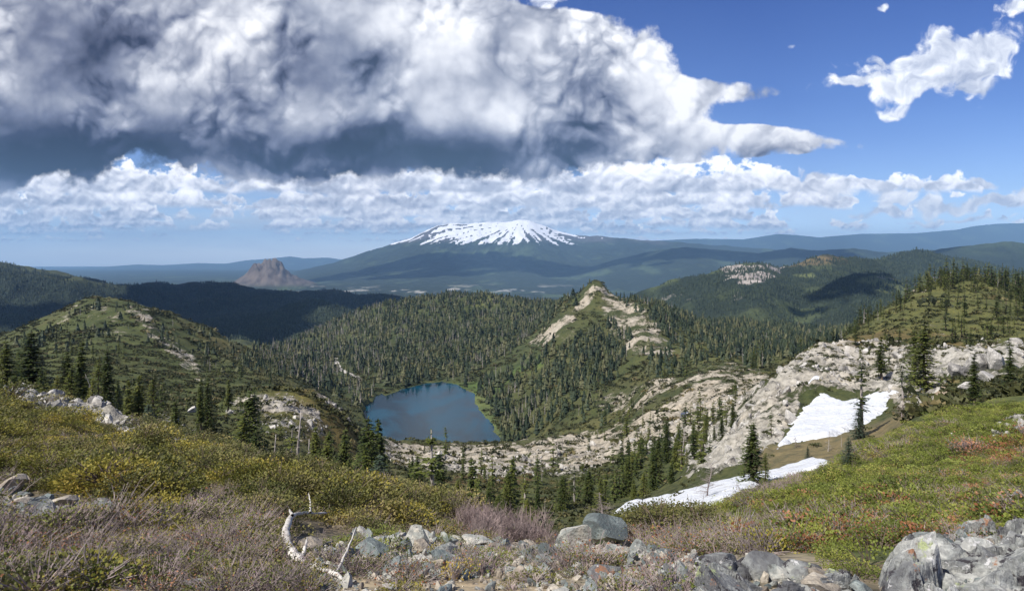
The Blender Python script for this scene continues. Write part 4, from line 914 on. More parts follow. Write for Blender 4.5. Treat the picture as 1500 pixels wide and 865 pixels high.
def snow_mat():
    m, gg, b = new_mat('old snow', .55); p = pos(gg); n_ = gg.noise(gg.vm('MULTIPLY', p, (1, 1, .3)), 1.1, 6, .65)
    gg.put(b.inputs['Base Color'], gg.mix(gg.sm(.56, .72, n_), (.62, .64, .67), (.42, .385, .34))); bump(gg, b, gg.noise(p, 1.4, 5, .6), .35, 1.0); return m
M_snow = snow_mat()
if 1:
    o = draped('snow_patch', [(1131,659),(1146,636),(1158,620),(1172,604),(1186,588),(1202,577),(1215,580),(1238,588),(1262,583),(1290,577),(1316,574),(1300,598),(1280,614),(1252,628),(1216,640),(1195,644),(1163,648),(1146,656)], 40, 160, M_snow, .7)
    tag(o, 'large bright snow patch below the pale rock slope on the right', 'snow patch')
    o = draped('snow_patch', [(900,750),(925,737),(960,733),(1000,724),(1040,714),(1085,701),(1130,691),(1160,684),(1200,673),(1224,676),(1218,687),(1190,693),(1160,701),(1130,710),(1100,722),(1075,735),(1030,748),(985,760),(940,766),(905,764)], 18, 80, M_snow, .5, 220)
    tag(o, 'long narrow snow strip along the hollow behind the near heath', 'snow patch')
    o = draped('snow_patch', [(1181,562),(1187,555),(1196,549),(1207,549),(1200,556),(1190,561)], 60, 200, M_snow, .5, 40)
    tag(o, 'small snow remnant in the rocks above the large snow patch', 'snow patch')
def ribbon(name, px_pts, y0, y1, w, mat, lift=.12):
    P_ = [ground_at(a, b, y0, y1) for a, b in px_pts]; Q_ = []
    for i in range(len(P_) - 1):
        for k in range(8): Q_.append(P_[i].lerp(P_[i + 1], k / 8))
    Q_.append(P_[-1]); V, F = [], []
    for i, p in enumerate(Q_):
        d = (Q_[min(i + 1, len(Q_) - 1)] - Q_[max(i - 1, 0)]); d.z = 0; s = Vector((-d.y, d.x, 0)).normalized(); ww = w * (1 + .25 * math.sin(i * 1.7))
        for u in (-1, -.33, .33, 1):
            c = p + s * (u * ww); V.append((c.x, c.y, float(hgt(c.x, c.y)) + lift - (.3 * lift if abs(u) == 1 else 0)))
    for i in range(len(Q_) - 1):
        for k in range(3): F.append((i * 4 + k, i * 4 + k + 1, i * 4 + 5 + k, i * 4 + 4 + k))
    o = link(bpy.data.objects.new(name, mesh_from(name, V, F, mat, True))); o['kind'] = 'structure'; return o
def dirt_mat(name, c1, c2):
    m, gg, b = new_mat(name, .95); n_ = gg.noise(pos(gg), 1.3, 6, .65); gg.put(b.inputs['Base Color'], gg.ramp(n_, [(.35, c1), (.65, c2)])); bump(gg, b, n_, .05, .6); return m
M_path = dirt_mat('trodden dirt', (.24, .18, .12), (.42, .34, .25)); M_road = dirt_mat('gravel road', (.36, .33, .29), (.50, .47, .42))
ribbon('path', [(1374,562),(1377,574),(1386,584),(1388,594),(1380,603),(1370,612)], 60, 160, .5, M_path)
ribbon('path', [(1242,508),(1240,515),(1246,522),(1250,530)], 80, 300, .5, M_road)
ribbon('road', [(492,524),(493,532),(498,540),(508,546),(520,550),(530,555)], 500, 1100, 3.0, M_road, .3)
# ---------------------------------------------------------------- single trees
def place_tree(kind, x, y, z, h, pair, cat, label, group=None, rz=None, wide=1.0, part2='crown'):
    r_ = bpy.data.objects.new(kind, None); link(r_); r_.location = (x, y, z - .05); r_.rotation_euler = (0, 0, rnd.uniform(0, 6.28) if rz is None else rz)
    h0 = max(v.co.z for v in pair[0].vertices); s = h / h0; wd_ = s * wide * min(max(1.75 - h * .035, 1.1), 1.6) * rnd.uniform(.9, 1.15); r_.scale = (wd_, wd_, s)
    a = link(bpy.data.objects.new('trunk', pair[0])); a.parent = r_; b = link(bpy.data.objects.new(part2, pair[1])); b.parent = r_
    tag(r_, label, cat, group); r_.empty_display_size = .1; return r_
def hero(px, top, base, kind='fir', label='', Y=None, wide=1.0, group=None, y0=18, v=None, rz=None):
    if Y is None: p = ground_at(px, base, y0); x, y, z = p
    else: y = Y; x = (px - CX) / FX * Y; z = float(hgt(x, y))
    ztop = (HY - top) / FX * y; h = max(ztop - z, 1.0)
    lib = {'fir': near_fir, 'yel': near_yel, 'blu': near_blu, 'old': near_old, 'bare': near_bare, 'red': near_red, 'mid': mid_fir, 'dead': dead_tree, 'twig': twig_tree}[kind]
    pr = lib[v % len(lib)] if v is not None else rnd.choice(lib)
    dead = kind in ('dead', 'twig')
    return place_tree('dead_tree' if dead else 'conifer_tree', x, y, z, h, pr, 'dead tree' if dead else 'tree', label, group, rz, wide, 'crown')
H = [ # column, top row, base row, kind, distance, width, label
 (8,497,0,'fir',72,1.0,'dark conifer cut by the left edge of the view'), (46,484,0,'fir',78,1.25,'broad dark conifer, tallest of those by the left edge'),
 (29,512,0,'fir',84,.9,'short dark conifer between the two broad ones by the left edge'), (98,512,0,'fir',80,.9,'slim dark conifer just left of the yellowish pine'),
 (122,500,0,'fir',74,1.0,'tall dark conifer behind the yellowish pine'), (106,534,0,'yel',44,1.1,'yellowish sunlit young pine on the left crest rocks'),
 (84,548,0,'yel',50,.9,'small yellowish pine at the left of the bright one on the left crest'), (136,552,0,'yel',46,.8,'low yellow green pine right of the bright one on the left crest'),
 (146,520,0,'yel',66,.9,'yellow green conifer right of the tall one behind the yellowish pine'), (158,510,0,'fir',70,1.0,'dark conifer with a bleached snag leaning at its foot'),
 (66,540,0,'yel',70,.8,'small sunlit conifer at the foot of the broad dark one'), (152,545,0,'dead',60,.5,'bleached leaning snag before dark conifers on the left'),
 (188,556,0,'fir',82,.9,'dark conifer left of the trio under the left hill'), (204,548,0,'fir',78,1.1,'middle dark conifer of the trio under the left hill'),
 (226,552,620,'yel',None,1.2,'yellow green conifer above the bluish one on the left slope'), (217,590,622,'blu',34,1.3,'bluish rounded fir with skirts to the ground at the brush edge'),
 (172,560,0,'fir',90,.8,'small dark conifer between the snag and the trio'), (257,585,0,'fir',52,.8,'slim dark conifer standing alone right of the bluish fir'),
 (288,614,0,'yel',46,1.0,'low bushy yellow green conifer near the brush crest'), (295,554,0,'fir',100,.9,'taller of the two dark conifers on the small saddle left'),
 (305,551,0,'fir',104,.8,'right one of the two dark conifers on the small saddle left'), (334,556,0,'fir',150,1.0,'small dark conifer alone before the green knoll'),
 (366,568,0,'fir',52,.9,'tall dense conifer left of the bleached snags'), (360,600,0,'yel',46,1.2,'yellow green skirted conifer at the foot of the tall dense one'),
 (372,636,0,'fir',38,1.0,'small dark conifer at the brush edge left of the leaning snag'), (352,620,0,'blu',48,.9,'pale bluish young fir left of the leaning snag'),
 (405,632,0,'dead',34,.9,'leaning bleached snag near the brush crest'), (436,598,0,'dead',40,1.0,'tall bare bleached snag with crooked twigs over the knoll'),
 (428,612,0,'bare',46,.9,'half dead conifer with pale trunk left of the tall bare snag'), (447,640,0,'dead',36,.8,'short twiggy snag right of the tall bare snag'),
 (462,622,0,'fir',58,.9,'dark conifer left of a close pair below the knoll'), (481,632,0,'fir',56,1.0,'right one of a close pair of dark conifers below the knoll'),
 (470,652,0,'yel',46,.9,'low yellow green conifer before the close pair below the knoll'), (507,625,0,'fir',60,.85,'slim pale green conifer left of the tallest lakeside one'),
 (512,668,0,'yel',44,.8,'short yellow green conifer at the grey brush'), (540,609,0,'fir',46,.95,'tallest dark conifer beside the left end of the lake'),
 (553,613,0,'fir',52,.8,'second slim conifer touching the tallest lakeside one'), (556,662,0,'blu',36,1.0,'grey green skirt of fir at the foot of the tallest lakeside one'),
 (536,650,0,'yel',42,.9,'bushy yellow green conifer at the foot of the tallest lakeside one'),
 (633,628,0,'bare',34,1.15,'bare topped conifer with pale trunk before the lake'), (645,660,0,'fir',36,.9,'small dark conifer right of the bare topped one'), (612,664,0,'fir',42,.8,'small dark conifer left of the bare topped one'),
 (672,700,0,'yel',60,1.1,'little yellow green conifer between the lake shelf and the pink brush'), (716,703,0,'fir',70,.9,'dark conifer at the left end of the row below the shelf'),
 (697,698,0,'mid',85,.9,'thin small conifer just left of the row below the shelf'), (744,688,0,'fir',72,1.0,'dark conifer with full crown in the row below the shelf'), (767,680,0,'old',72,1.0,'tallest conifer of the row below the shelf with an open crown'),
 (788,703,0,'fir',70,.7,'narrow dark spire in the row below the shelf'), (730,722,0,'yel',58,1.1,'yellow green bush fir at the foot of the row below the shelf'), (773,728,0,'yel',54,1.2,'bright yellow green bush fir below the tallest of the row'),
 (799,728,0,'dead',50,.5,'short white snag among bright bushes left of the boulder'), (824,694,0,'fir',74,1.0,'dark conifer midway between the white snag and the boulder'), (842,676,0,'old',80,.8,'thin pale topped conifer above the boulder'),
 (863,686,0,'fir',78,1.0,'full green conifer above the boulder'), (880,698,0,'yel',66,1.0,'yellow green conifer just right above the boulder'), (901,690,0,'mid',84,1.0,'conifer with uneven crown over the left end of the snow strip'),
 (919,667,0,'fir',92,.9,'tall dark conifer over the left end of the snow strip'), (935,620,664,'mid',None,.9,'lone dark conifer on the bare granite shelf'), (884,722,0,'twig',46,.9,'pinkish bare shrub behind the big boulder'),
 (944,690,0,'yel',74,1.0,'short sunlit conifer at the upper edge of the snow strip'), (957,652,0,'fir',82,.9,'tall dark conifer left of the clump above the snow strip'), (965,637,0,'fir',90,.8,'tallest conifer of the clump above the snow strip'),
 (977,615,0,'fir',120,.8,'dark conifer high behind the clump left of the small blue tarn'), (990,640,0,'fir',96,.8,'slender conifer in the middle of the clump above the snow strip'), (998,618,0,'dead',100,.6,'pale dead trunk in the clump above the snow strip'),
 (1006,658,0,'yel',84,1.0,'yellow green conifer at the right end of the clump above the snow strip'), (984,672,0,'fir',76,1.0,'low dark conifer touching the upper rim of the snow strip'), (928,700,0,'fir',68,1.0,'small conifer at the rim of the snow strip near its left end'),
 (1020,628,0,'yel',110,1.2,'yellow green conifers edge just below the small blue tarn'), (1034,612,0,'yel',112,1.1,'sunlit conifer right of the small blue tarn'), (1058,609,0,'fir',95,.8,'dark conifer at the lower left edge of the pale rocks'),
 (1073,588,626,'fir',None,.9,'sunlit cone shaped conifer on the pale rock slope'), (1046,622,0,'fir',100,.8,'small dark conifer before the pale rocks'), (1091,570,590,'mid',None,1.0,'small dark conifer high on the pale rock slope'), (1100,576,592,'mid',None,1.1,'tiny dark conifer right of another high on the pale rocks'),
 (1072,545,580,'mid',None,.9,'thin dark conifer at the upper left rim of the pale rocks'), (1035,678,738,'twig',None,.8,'greyish pink dead tree standing in the snow strip'), (1104,618,716,'fir',None,1.05,'large green conifer standing by the snow strip, nearest of all'),
 (1122,660,716,'yel',None,.8,'bright green young fir leaning on the large conifer by the snow'), (1183,652,672,'blu',None,1.0,'tiny bluish fir between the two snow patches'), (1213,630,662,'dead',None,.7,'small bent dead tree between the two snow patches'),
 (1166,636,655,'twig',None,1.0,'little grey shrub at the lower edge of the large snow patch'), (1243,645,688,'blu',None,1.1,'round dark young fir at the right end of the snow strip'), (1130,600,640,'mid',None,.8,'thin grey green tree on the rocks left of the large snow patch'),
 (1262,520,640,'old',None,.85,'open conifer with bare pale trunk before the large snow patch'), (1258,590,642,'blu',None,.9,'skirted young fir at the foot of the bare trunk before the snow'), (1292,492,556,'fir',None,1.0,'dark conifer with rust red needles at its top'),
 (1323,524,584,'old',None,.9,'leaning open conifer right of the large snow patch'), (1339,482,560,'fir',None,1.1,'left one of the twin tall dark conifers on the right'), (1356,474,572,'fir',None,1.2,'right and tallest one of the twin tall dark conifers'),
 (1321,580,612,'twig',None,1.0,'dead grey bush at the right tip of the large snow patch'), (1428,516,594,'fir',None,1.0,'dark conifer with wide skirt beside the trail on the right'), (1480,509,574,'fir',None,1.1,'broad dark conifer near the right edge of the view'),
 (1302,478,500,'mid',None,1.0,'small dark conifer on the rusty heath left of the twin conifers'), (1318,478,501,'mid',None,1.0,'small dark conifer on the heath closest to the twin conifers'), (1297,470,492,'mid',None,.9,'small dark conifer above the rust topped one'),
 (1233,640,655,'dead',None,.8,'dark fallen dead branch at the right rim of the large snow patch')]
near_keep = []
if 'trees' not in SKIP:
    for px, top, base, kd, Yd, wd, lb in H: hero(px, top, base, kd, lb, Yd, wd, rz=None)
# the next largest trees of the slopes, each on its own; the rest of the forest is one mass per slope
n_ind = 300 - len(H); order = np.argsort(-(appar * onframe)); pick = order[:n_ind]; rest = np.ones(len(FP), bool); rest[pick] = False
ZONES = [('granite shelf below the lake', 'trees on the granite shelf', lambda p, r, y: (y < 430) & (p > 530) & (p < 1130)), ('green hill on the right', 'trees on the green hill on the right', lambda p, r, y: (p > 1225) & (y < 700)),
         ('brushy hill on the left', 'trees on the brushy hill on the left', lambda p, r, y: (p < 520) & (y < 1000)), ('slope right of the lake', 'trees on the slope right of the lake', lambda p, r, y: p > 0)]
if 'trees' not in SKIP:
    names = {}
    for i in pick:
        p_, r_, x, y, z = FP[i]; h = hgt_t[i]
        for zn_, grp, f in ZONES:
            if f(p_, r_, y): break
        names.setdefault(zn_, []).append(i)
    for zn_, idxs in names.items():
        grp = [q[1] for q in ZONES if q[0] == zn_][0]; idxs = sorted(idxs, key=lambda i: FP[i, 0]); ap = np.array([appar[i] for i in idxs]); xx = FP[idxs, 0]
        for k, i in enumerate(idxs):
            p_, r_, x, y, z = FP[i]; h = hgt_t[i]; v = rnd.randrange(len(mid_fir))
            part = ['far left', 'left', 'middle', 'right', 'far right'][min(4, int((p_ - xx[0]) / max(xx[-1] - xx[0], 1) * 5))]
            ht = ['crest', 'upper slope', 'lower slope', 'foot'][min(3, int((r_ - FP[idxs, 1].min()) / max(np.ptp(FP[idxs, 1]), 1) * 4))]
            wd = ['regular', 'slim', 'broad', 'very narrow', 'ragged'][v]
            place_tree('conifer_tree', x, y, z, h, mid_fir[v], 'tree', '%s conifer at the %s of the %s, %s' % (wd, part, zn_, ht), grp)
def bush_mesh(seed, mat, n=26):
    q = random.Random(seed); V, F = [], []
    for _ in range(n):
        a = q.uniform(0, 6.283); u = q.random() ** .5; p = Vector((math.cos(a) * u, math.sin(a) * u, .62 * math.sqrt(max(0, 1 - u * u)) * q.uniform(.5, 1))); d = Vector((math.cos(a) * u + q.gauss(0, .4), math.sin(a) * u + q.gauss(0, .4), q.uniform(.1, .9))).normalized()
        s = d.cross(Vector((q.gauss(0, 1), q.gauss(0, 1), q.gauss(0, .6)))).normalized(); z_ = q.uniform(.25, .5); k = len(V); V.extend([p - d * z_ * .4, p + s * z_ * .6, p + d * z_ * .8, p - s * z_ * .6]); F.append((k, k + 1, k + 2, k + 3))
    return mesh_from('bush', V, F, mat)
M_brush1 = leaf_material('hill brush leaves', [(0, (.022, .028, .013)), (.5, (.052, .058, .022)), (1, (.10, .098, .036))], .15, .9, .1)
M_brush2 = leaf_material('dry hill brush leaves', [(0, (.05, .048, .022)), (.5, (.105, .095, .04)), (1, (.18, .145, .065))], .15, .9, .1)
if 'forest' not in SKIP:
    bushes = [bush_mesh(i, M_brush1) for i in range(3)] + [bush_mesh(9, M_brush2)]
    BQ = []
    for n, y0, y1, sz in ((26000, 34, 160, .45), (40000, 160, 480, 1.0), (44000, 480, 1050, 1.9)):
        px, py, x, Y, z = sow(n, -60, 1560, y0, y1)
        j = np.clip(np.interp(Y, Yr, np.arange(NR)), 0, NR - 1).astype(int); i_ = np.clip((x / (Y + 5.0) + 1.16) / 2.32 * (NC - 1), 0, NC - 1).astype(int); rk = rockm[j, i_]
        d = sst(-.25, .3, fbm(x, Y, sz * 14, 4, 71, .6)) * (1 - .72 * np.clip(rk, 0, 1)) * np.where((px > 1180) & (Y > 200), .35, 1.0)
        ok = (rs.uniform(0, 1, len(px)) < d) & ~in_lake(x, Y, 3); ok &= ~((Y < 140) & (px > 890) & (px < 1320) & (py > 560) & (py < 770) & (rs.uniform(0, 1, len(px)) < .93))
        vis = np.full(len(px), -99.0); vis[ok] = visible_rows(x[ok], Y[ok], z[ok]); ok &= vis > -6
        k = int(ok.sum()); BQ.append(np.stack([x[ok], Y[ok], z[ok], sz * rs.lognormal(0, .4, k)], 1))
    BQ = np.concatenate(BQ); k = len(BQ); print('BUSH', k)
    scatter('hill_brush', bushes, BQ[:, :3], np.stack([rs.normal(0, .2, k), rs.normal(0, .2, k), rs.uniform(0, 6.28, k)], 1), np.stack([BQ[:, 3], BQ[:, 3], BQ[:, 3] * .9], 1), rs.choice(4, k, p=[.28, .28, .28, .16]))
if 'forest' not in SKIP:
    R_ = FP[rest]; hh = hgt_t[rest]; n = len(R_)
    mid_m = [merged(p) for p in mid_fir[:4]]
    dead_r = np.where((R_[:, 0] > 380) & (R_[:, 0] < 800) & (R_[:, 3] > 560), .05 + .38 * sst(0, .3, fbm(R_[:, 2], R_[:, 3], 70, 3, 36)) + .25 * (R_[:, 0] < 560), .04)
    isd = rs.uniform(0, 1, n) < dead_r
    nearm = (R_[:, 3] < 430) & ~isd
    def put(name, m, protos, s_of, wide, label=None):
        k = int(m.sum()); 
        if not k: return
        P_ = R_[m][:, 2:5].copy(); P_[:, 2] -= .1; s = s_of(hh[m])
        w_ = s * wide * rs.uniform(.85, 1.25, k); scatter(name, protos, P_, np.stack([rs.normal(0, .03, k), rs.normal(0, .03, k), rs.uniform(0, 6.28, k)], 1), np.stack([w_, w_, s], 1), rs.integers(0, len(protos), k))
    put('conifer_forest', nearm, mid_m, lambda h: h / 8, 1.25)
    put('conifer_forest', ~nearm & ~isd & (R_[:, 0] < 845), far_green, lambda h: h, 1.25)
    put('conifer_forest', ~nearm & ~isd & (R_[:, 0] >= 845), far_green[:3] + far_dark[:1], lambda h: h, 1.25)
    put('dead_trees', isd, far_dead, lambda h: h, 1.3)
    FAR = [([(930,440),(1000,405),(1060,392),(1180,380),(1260,380),(1340,366),(1500,392),(1500,440),(1340,450),(1240,480),(1150,480),(1050,460)], 1500, 4300, .85), ([(-10,385),(60,400),(170,420),(290,413),(560,432),(620,470),(560,480),(460,455),(330,470),(250,500),(-10,480)], 1500, 5200, .8), ([(240,500),(300,460),(450,450),(560,475),(480,500),(380,505)], 1700, 2900, 1.0), ([(-10,462),(60,466),(120,480),(60,500),(-10,500)], 1300, 2500, 1.0)]
    FQ = []
    for n, a, b, y0, y1 in ((60000, 900, 1510, 1500, 4000), (42000, -10, 620, 2000, 4600), (26000, -10, 600, 1300, 2700)):
        px, py, x, Y, z = sow(n, a, b, y0, y1); d = polys_density(px, py, Y, FAR, x)
        d *= np.where(px > 900, .30 + .9 * sst(-.1, .2, fbm(x, Y, 330, 4, 37)), 1)
        ok = rs.uniform(0, 1, n) < d; vis = np.zeros(n); vis[ok] = visible_rows(x[ok], Y[ok], z[ok]); ok &= vis > -4
        FQ.append(np.stack([px[ok], x[ok], Y[ok], z[ok]], 1))
    FQ = np.concatenate(FQ); k = len(FQ); s = np.clip(rs.normal(11, 2.5, k), 5, 20) * np.clip(FQ[:, 2] / 2600, 1, 1.4)
    scatter('distant_forest', far_dark, FQ[:, 1:4] - np.array([0, 0, .3]), np.stack([np.zeros(k), np.zeros(k), rs.uniform(0, 6.28, k)], 1), np.stack([s * 1.3, s * 1.3, s], 1), rs.integers(0, 3, k))
    print('FOREST', n_ind, int(rest.sum()), k, 'min ind', appar[pick].min(), np.bincount(np.digitize(FP[pick, 3], [100, 200, 300, 400, 500, 800])))
# ---------------------------------------------------------------- rocks
def rock_mesh(seed, mat, cuts=14, sub=3, rough=.035, flat=.8):
    q = random.Random(seed); bm = bmesh.new(); bmesh.ops.create_icosphere(bm, subdivisions=sub, radius=1.0)
    for v in bm.verts:
        v.co.z *= flat
    for _ in range(cuts):
        n = Vector((q.gauss(0, 1), q.gauss(0, 1), q.gauss(0, 1))).normalized(); d = q.uniform(.26, .66)
        for v in bm.verts:
            e = v.co.dot(n) - d
            if e > 0: v.co -= n * e * .97
    P_ = np.array([v.co[:] for v in bm.verts]); nz = fbm(P_[:, 0] * 1.0 + P_[:, 2] * .7 + seed, P_[:, 1] - P_[:, 2] * .6, .55, 4, seed % 50) * rough
    for v, k in zip(bm.verts, nz): v.co += v.co.normalized() * float(k)
    me = bpy.data.meshes.new('stone'); bm.to_mesh(me); bm.free(); me.materials.append(mat)
    me.polygons.foreach_set('use_smooth', np.zeros(len(me.polygons), bool)); return me
mats_r = [M_rock, M_rock_t, M_rock_b, M_rock_l, M_rock_o]
rock_lib = {m.name: [rock_mesh(50 * k + i, m, sub=4, cuts=12) for i in range(4)] for k, m in enumerate(mats_r)}
granite_lib = [rock_mesh(600 + i, M_granite, sub=3, cuts=16, flat=.9) for i in range(6)]
def put_rock(px, py, wpx, hpx, mat, label=None, name='rock', group=None, dep=.8, rz=None, tilt=(0, 0), y0=3.2, v=None, up=0.0, cat='rock'):
    p = ground_at(px, py, y0); k = p.y / FX; lib = rock_lib[mat.name] if mat is not M_granite else granite_lib
    me = lib[(rnd.randrange(len(lib)) if v is None else v) % len(lib)]
    o = link(bpy.data.objects.new(name, me)); w = wpx * k / 1.45; h = hpx * k / (1.5 if mat is not M_granite else 1.1)
    o.scale = (w, w * dep, h); o.rotation_euler = (R(tilt[0]), R(tilt[1]), rnd.uniform(-.5, .5) if rz is None else R(rz))
    o.location = (p.x, p.y + w * dep * .4, p.z + h * .30 + up * k); return tag(o, label, cat, group)
if 'near' not in SKIP:
    # the big boulder and the stones it leans on
    put_rock(856, 806, 70, 56, M_rock, 'grey lower slab of the big boulder, leaning left of the green one', 'boulder', dep=.7, rz=-12, tilt=(10, -32), v=1, cat='boulder')
    put_rock(884, 800, 76, 50, M_rock_b, 'blue green upper block of the big boulder resting across the grey slab', 'boulder', dep=.75, rz=8, tilt=(-6, -14), v=2, up=10, cat='boulder')
    ROCKS_NEAR = [  # column, base row, width, height, stuff, label, tilt
     (898, 806, 22, 14, M_rock_o, 'small rusty stone wedged under the right side of the big boulder'), (912, 812, 26, 15, M_rock, 'grey stone just right of the rusty one under the boulder'), (872, 812, 30, 13, M_rock_o, 'reddish brown flat stone at the foot of the big boulder'),
     (940, 815, 44, 26, M_rock, 'grey block right of the big boulder at the heath edge'), (975, 818, 46, 22, M_rock_b, 'greenish block between the boulder and the lichen slabs'), (838, 812, 24, 14, M_rock_t, 'tan stone at the left foot of the big boulder'),
     (540, 812, 60, 18, M_rock_b, 'blue grey flat slab in the middle of the gravel strip'), (452, 806, 50, 16, M_rock_t, 'cream coloured oblong stone beside the white driftwood'), (480, 812, 22, 18, M_rock_b, 'small pale blue stone right of the cream oblong one'),
     (620, 812, 44, 26, M_rock_t, 'tan angular block left of the low green bush'), (652, 814, 40, 24, M_rock_b, 'dark blue grey stone beside the tan angular block'), (700, 800, 56, 12, M_rock, 'long thin grey slab below the pink brush'), (738, 812, 46, 28, M_rock_b, 'blue grey boulder stone below the pink brush'),
     (668, 830, 26, 16, M_rock, 'small dark flat stone on the gravel centre'), (776, 806, 32, 18, M_rock_t, 'tan stone between the pink brush and the boulder'), (720, 806, 28, 22, M_rock_t, 'pale upright stone next to the long thin slab'), (590, 806, 34, 16, M_rock, 'grey stone at the right end of the flat slab'),
     (800, 832, 44, 22, M_rock_b, 'blue stone low in the rubble before the boulder'), (845, 842, 40, 22, M_rock, 'grey stone in the rubble below the boulder'), (760, 846, 40, 18, M_rock_t, 'tan stone low in the rubble centre'), (900, 850, 60, 30, M_rock_l, 'white speckled stone at the bottom centre'),
     (8, 722, 46, 30, M_rock_t, 'cream stone at the left edge above the brush'), (22, 746, 34, 24, M_rock_t, 'pale stone at the left edge below the cream one'), (45, 742, 26, 18, M_rock, 'rounded grey white stone left in the short stone strip'), (78, 746, 52, 22, M_rock_t, 'broad pale slab in the short stone strip left'),
     (150, 752, 44, 20, M_rock, 'grey slab at the right end of the short stone strip left'), (112, 762, 30, 16, M_rock_t, 'tan stone low in the short stone strip left'), (60, 765, 30, 16, M_rock_b, 'greenish stone low in the short stone strip left'), (2, 705, 26, 14, M_rock_t, 'small cream stone topmost at the left edge'),
     (110, 866, 60, 16, M_rock_b, 'blue grey slab cut by the bottom edge on the left'), (285, 862, 44, 12, M_rock, 'grey stone cut by the bottom edge left of centre'),
     (1060, 846, 70, 40, M_rock_l, 'dark lichen speckled slab left of the paired ones'), (1125, 850, 90, 46, M_rock_l, 'large dark slab with white lichen at the bottom right of centre'), (1192, 852, 60, 40, M_rock_l, 'dark purple block right of the large speckled slab'), (1095, 832, 36, 20, M_rock_b, 'blue green stone behind the large speckled slab'),
     (1000, 856, 60, 32, M_rock, 'grey block with a rusty face at the bottom'), (1040, 868, 50, 22, M_rock_b, 'pale green stone at the bottom edge below the speckled slab'), (1078, 858, 26, 18, M_rock_t, 'white stone between the grey block and the large speckled slab'),
     (1265, 872, 40, 22, M_rock_b, 'green lichen rock at the bottom edge left in the outcrop'), (1320, 862, 44, 50, M_rock_l, 'cracked grey rock at the left end of the outcrop'), (1375, 812, 60, 44, M_rock, 'grey green knob topmost in the outcrop beside the red slab'), (1380, 858, 60, 44, M_rock_l, 'brown tinted rock in the middle of the outcrop'),
     (1445, 826, 80, 44, M_rock_l, 'long dark rock of the outcrop sloping down right'), (1492, 812, 60, 40, M_rock_l, 'dark rock of the outcrop cut by the right edge'), (1450, 872, 60, 34, M_rock_b, 'greenish rock at the bottom right corner'), (1335, 836, 46, 36, M_rock_b, 'yellow green lichen rock behind the cracked one'),
     (1496, 752, 34, 44, M_rock_l, 'dark stone standing in the heath at the right edge'), (1500, 868, 60, 40, M_rock_l, 'black stone in the bottom right corner'), (1222, 866, 50, 22, M_rock, 'grey stone under the purple block at the bottom'), (1170, 872, 60, 20, M_rock_b, 'flat greenish stone at the bottom edge right of the large slab'),
     (1105, 805, 30, 14, M_rock_l, 'dark low stone in the grey heather above the slabs'), (1130, 794, 26, 18, M_rock, 'whitish stone in the grey heather below the rust red patch')]
    for a, b, w, h, m, lb in ROCKS_NEAR: put_rock(a, b, w, h, m, lb, tilt=(rnd.uniform(-12, 12), rnd.uniform(-14, 14)))
    put_rock(1412, 783, 46, 18, M_rock_o, 'flat reddish brown slab lying on top of the outcrop', tilt=(0, 4), v=2, up=4)
    # outcrop and lone rocks on the right slope
    for a, b, w, h, lb in [(1438, 545, 46, 38, 'tallest pale crag of the outcrop above the trail'), (1466, 540, 38, 40, 'grey crag right of the tallest one above the trail'), (1408, 552, 34, 26, 'left shoulder rock of the crag above the trail'), (1490, 520, 28, 18, 'rounded rock at the right edge above the crags'), (1452, 560, 40, 20, 'low block at the foot of the crags'), (1420, 572, 26, 16, 'dark mouthed block below the left shoulder of the crags'),
                            (1180, 506, 20, 12, 'pale rock on the crest left of the rusty heath'), (1160, 622, 26, 24, 'rust stained block at the left of the large snow patch'), (1140, 640, 18, 14, 'small block below the rust stained one'), (280, 604, 22, 12, 'pale pointed rock on the small saddle left')]:
        put_rock(a, b, w, h, M_granite, lb, y0=40, tilt=(rnd.uniform(-14, 14), rnd.uniform(-14, 14)), name='rock')
    def bedrock(name, poly_px, label, cell, amp, seed, n=260):
        """a ledge of fractured rock: blocks with tilted tops, split by cracks"""
        pts = [ground_at(a, b, 3.0) for a, b in poly_px]; P2 = np.array([(p.x, p.y) for p in pts]); lo, hi = P2.min(0) - .1, P2.max(0) + .1
        GX, GY = np.meshgrid(np.linspace(lo[0], hi[0], n), np.linspace(lo[1], hi[1], int(n * (hi[1] - lo[1]) / (hi[0] - lo[0])) + 2)); q = np.random.default_rng(seed)
        poly = [tuple(p) for p in P2]; s = sdpoly(GX, GY, poly) + fbm(GX, GY, .5, 4, seed) * .16
        wx_ = GX + fbm(GX, GY, .35, 3, seed + 1) * .09; wy_ = GY + fbm(GX, GY, .35, 3, seed + 2) * .09; Z = np.zeros_like(GX)
        for c_, a_ in ((cell, amp), (cell * .4, amp * .42)):
            m_ = int((hi[0] - lo[0]) * (hi[1] - lo[1]) / c_ ** 2) + 4; sx = q.uniform(lo[0], hi[0], m_); sy = q.uniform(lo[1], hi[1], m_); best = np.full(GX.shape, 1e9); sec = np.full(GX.shape, 1e9); hz = np.zeros_like(GX)
            for k in range(m_):
                d = (wx_ - sx[k]) ** 2 + ((wy_ - sy[k]) * 1.5) ** 2; hk = q.uniform(.1, 1) * a_ + (GX - sx[k]) * q.normal(0, .26) + (GY - sy[k]) * q.normal(-.05, .2)
                nb = d < best; sec = np.where(nb, best, np.minimum(sec, d)); hz = np.where(nb, hk, hz); best = np.where(nb, d, best)
            Z += hz - a_ * .9 * sst(c_ * .10, 0, np.sqrt(sec) - np.sqrt(best))
        Z += fbm(GX, GY, .12, 4, seed + 5) * .018
        Z = hgt(GX, GY) + Z * sst(0, -.12, s) - .12 * sst(-.06, .02, s); m = s < .04; m = m[:-1, :-1] & m[1:, 1:]
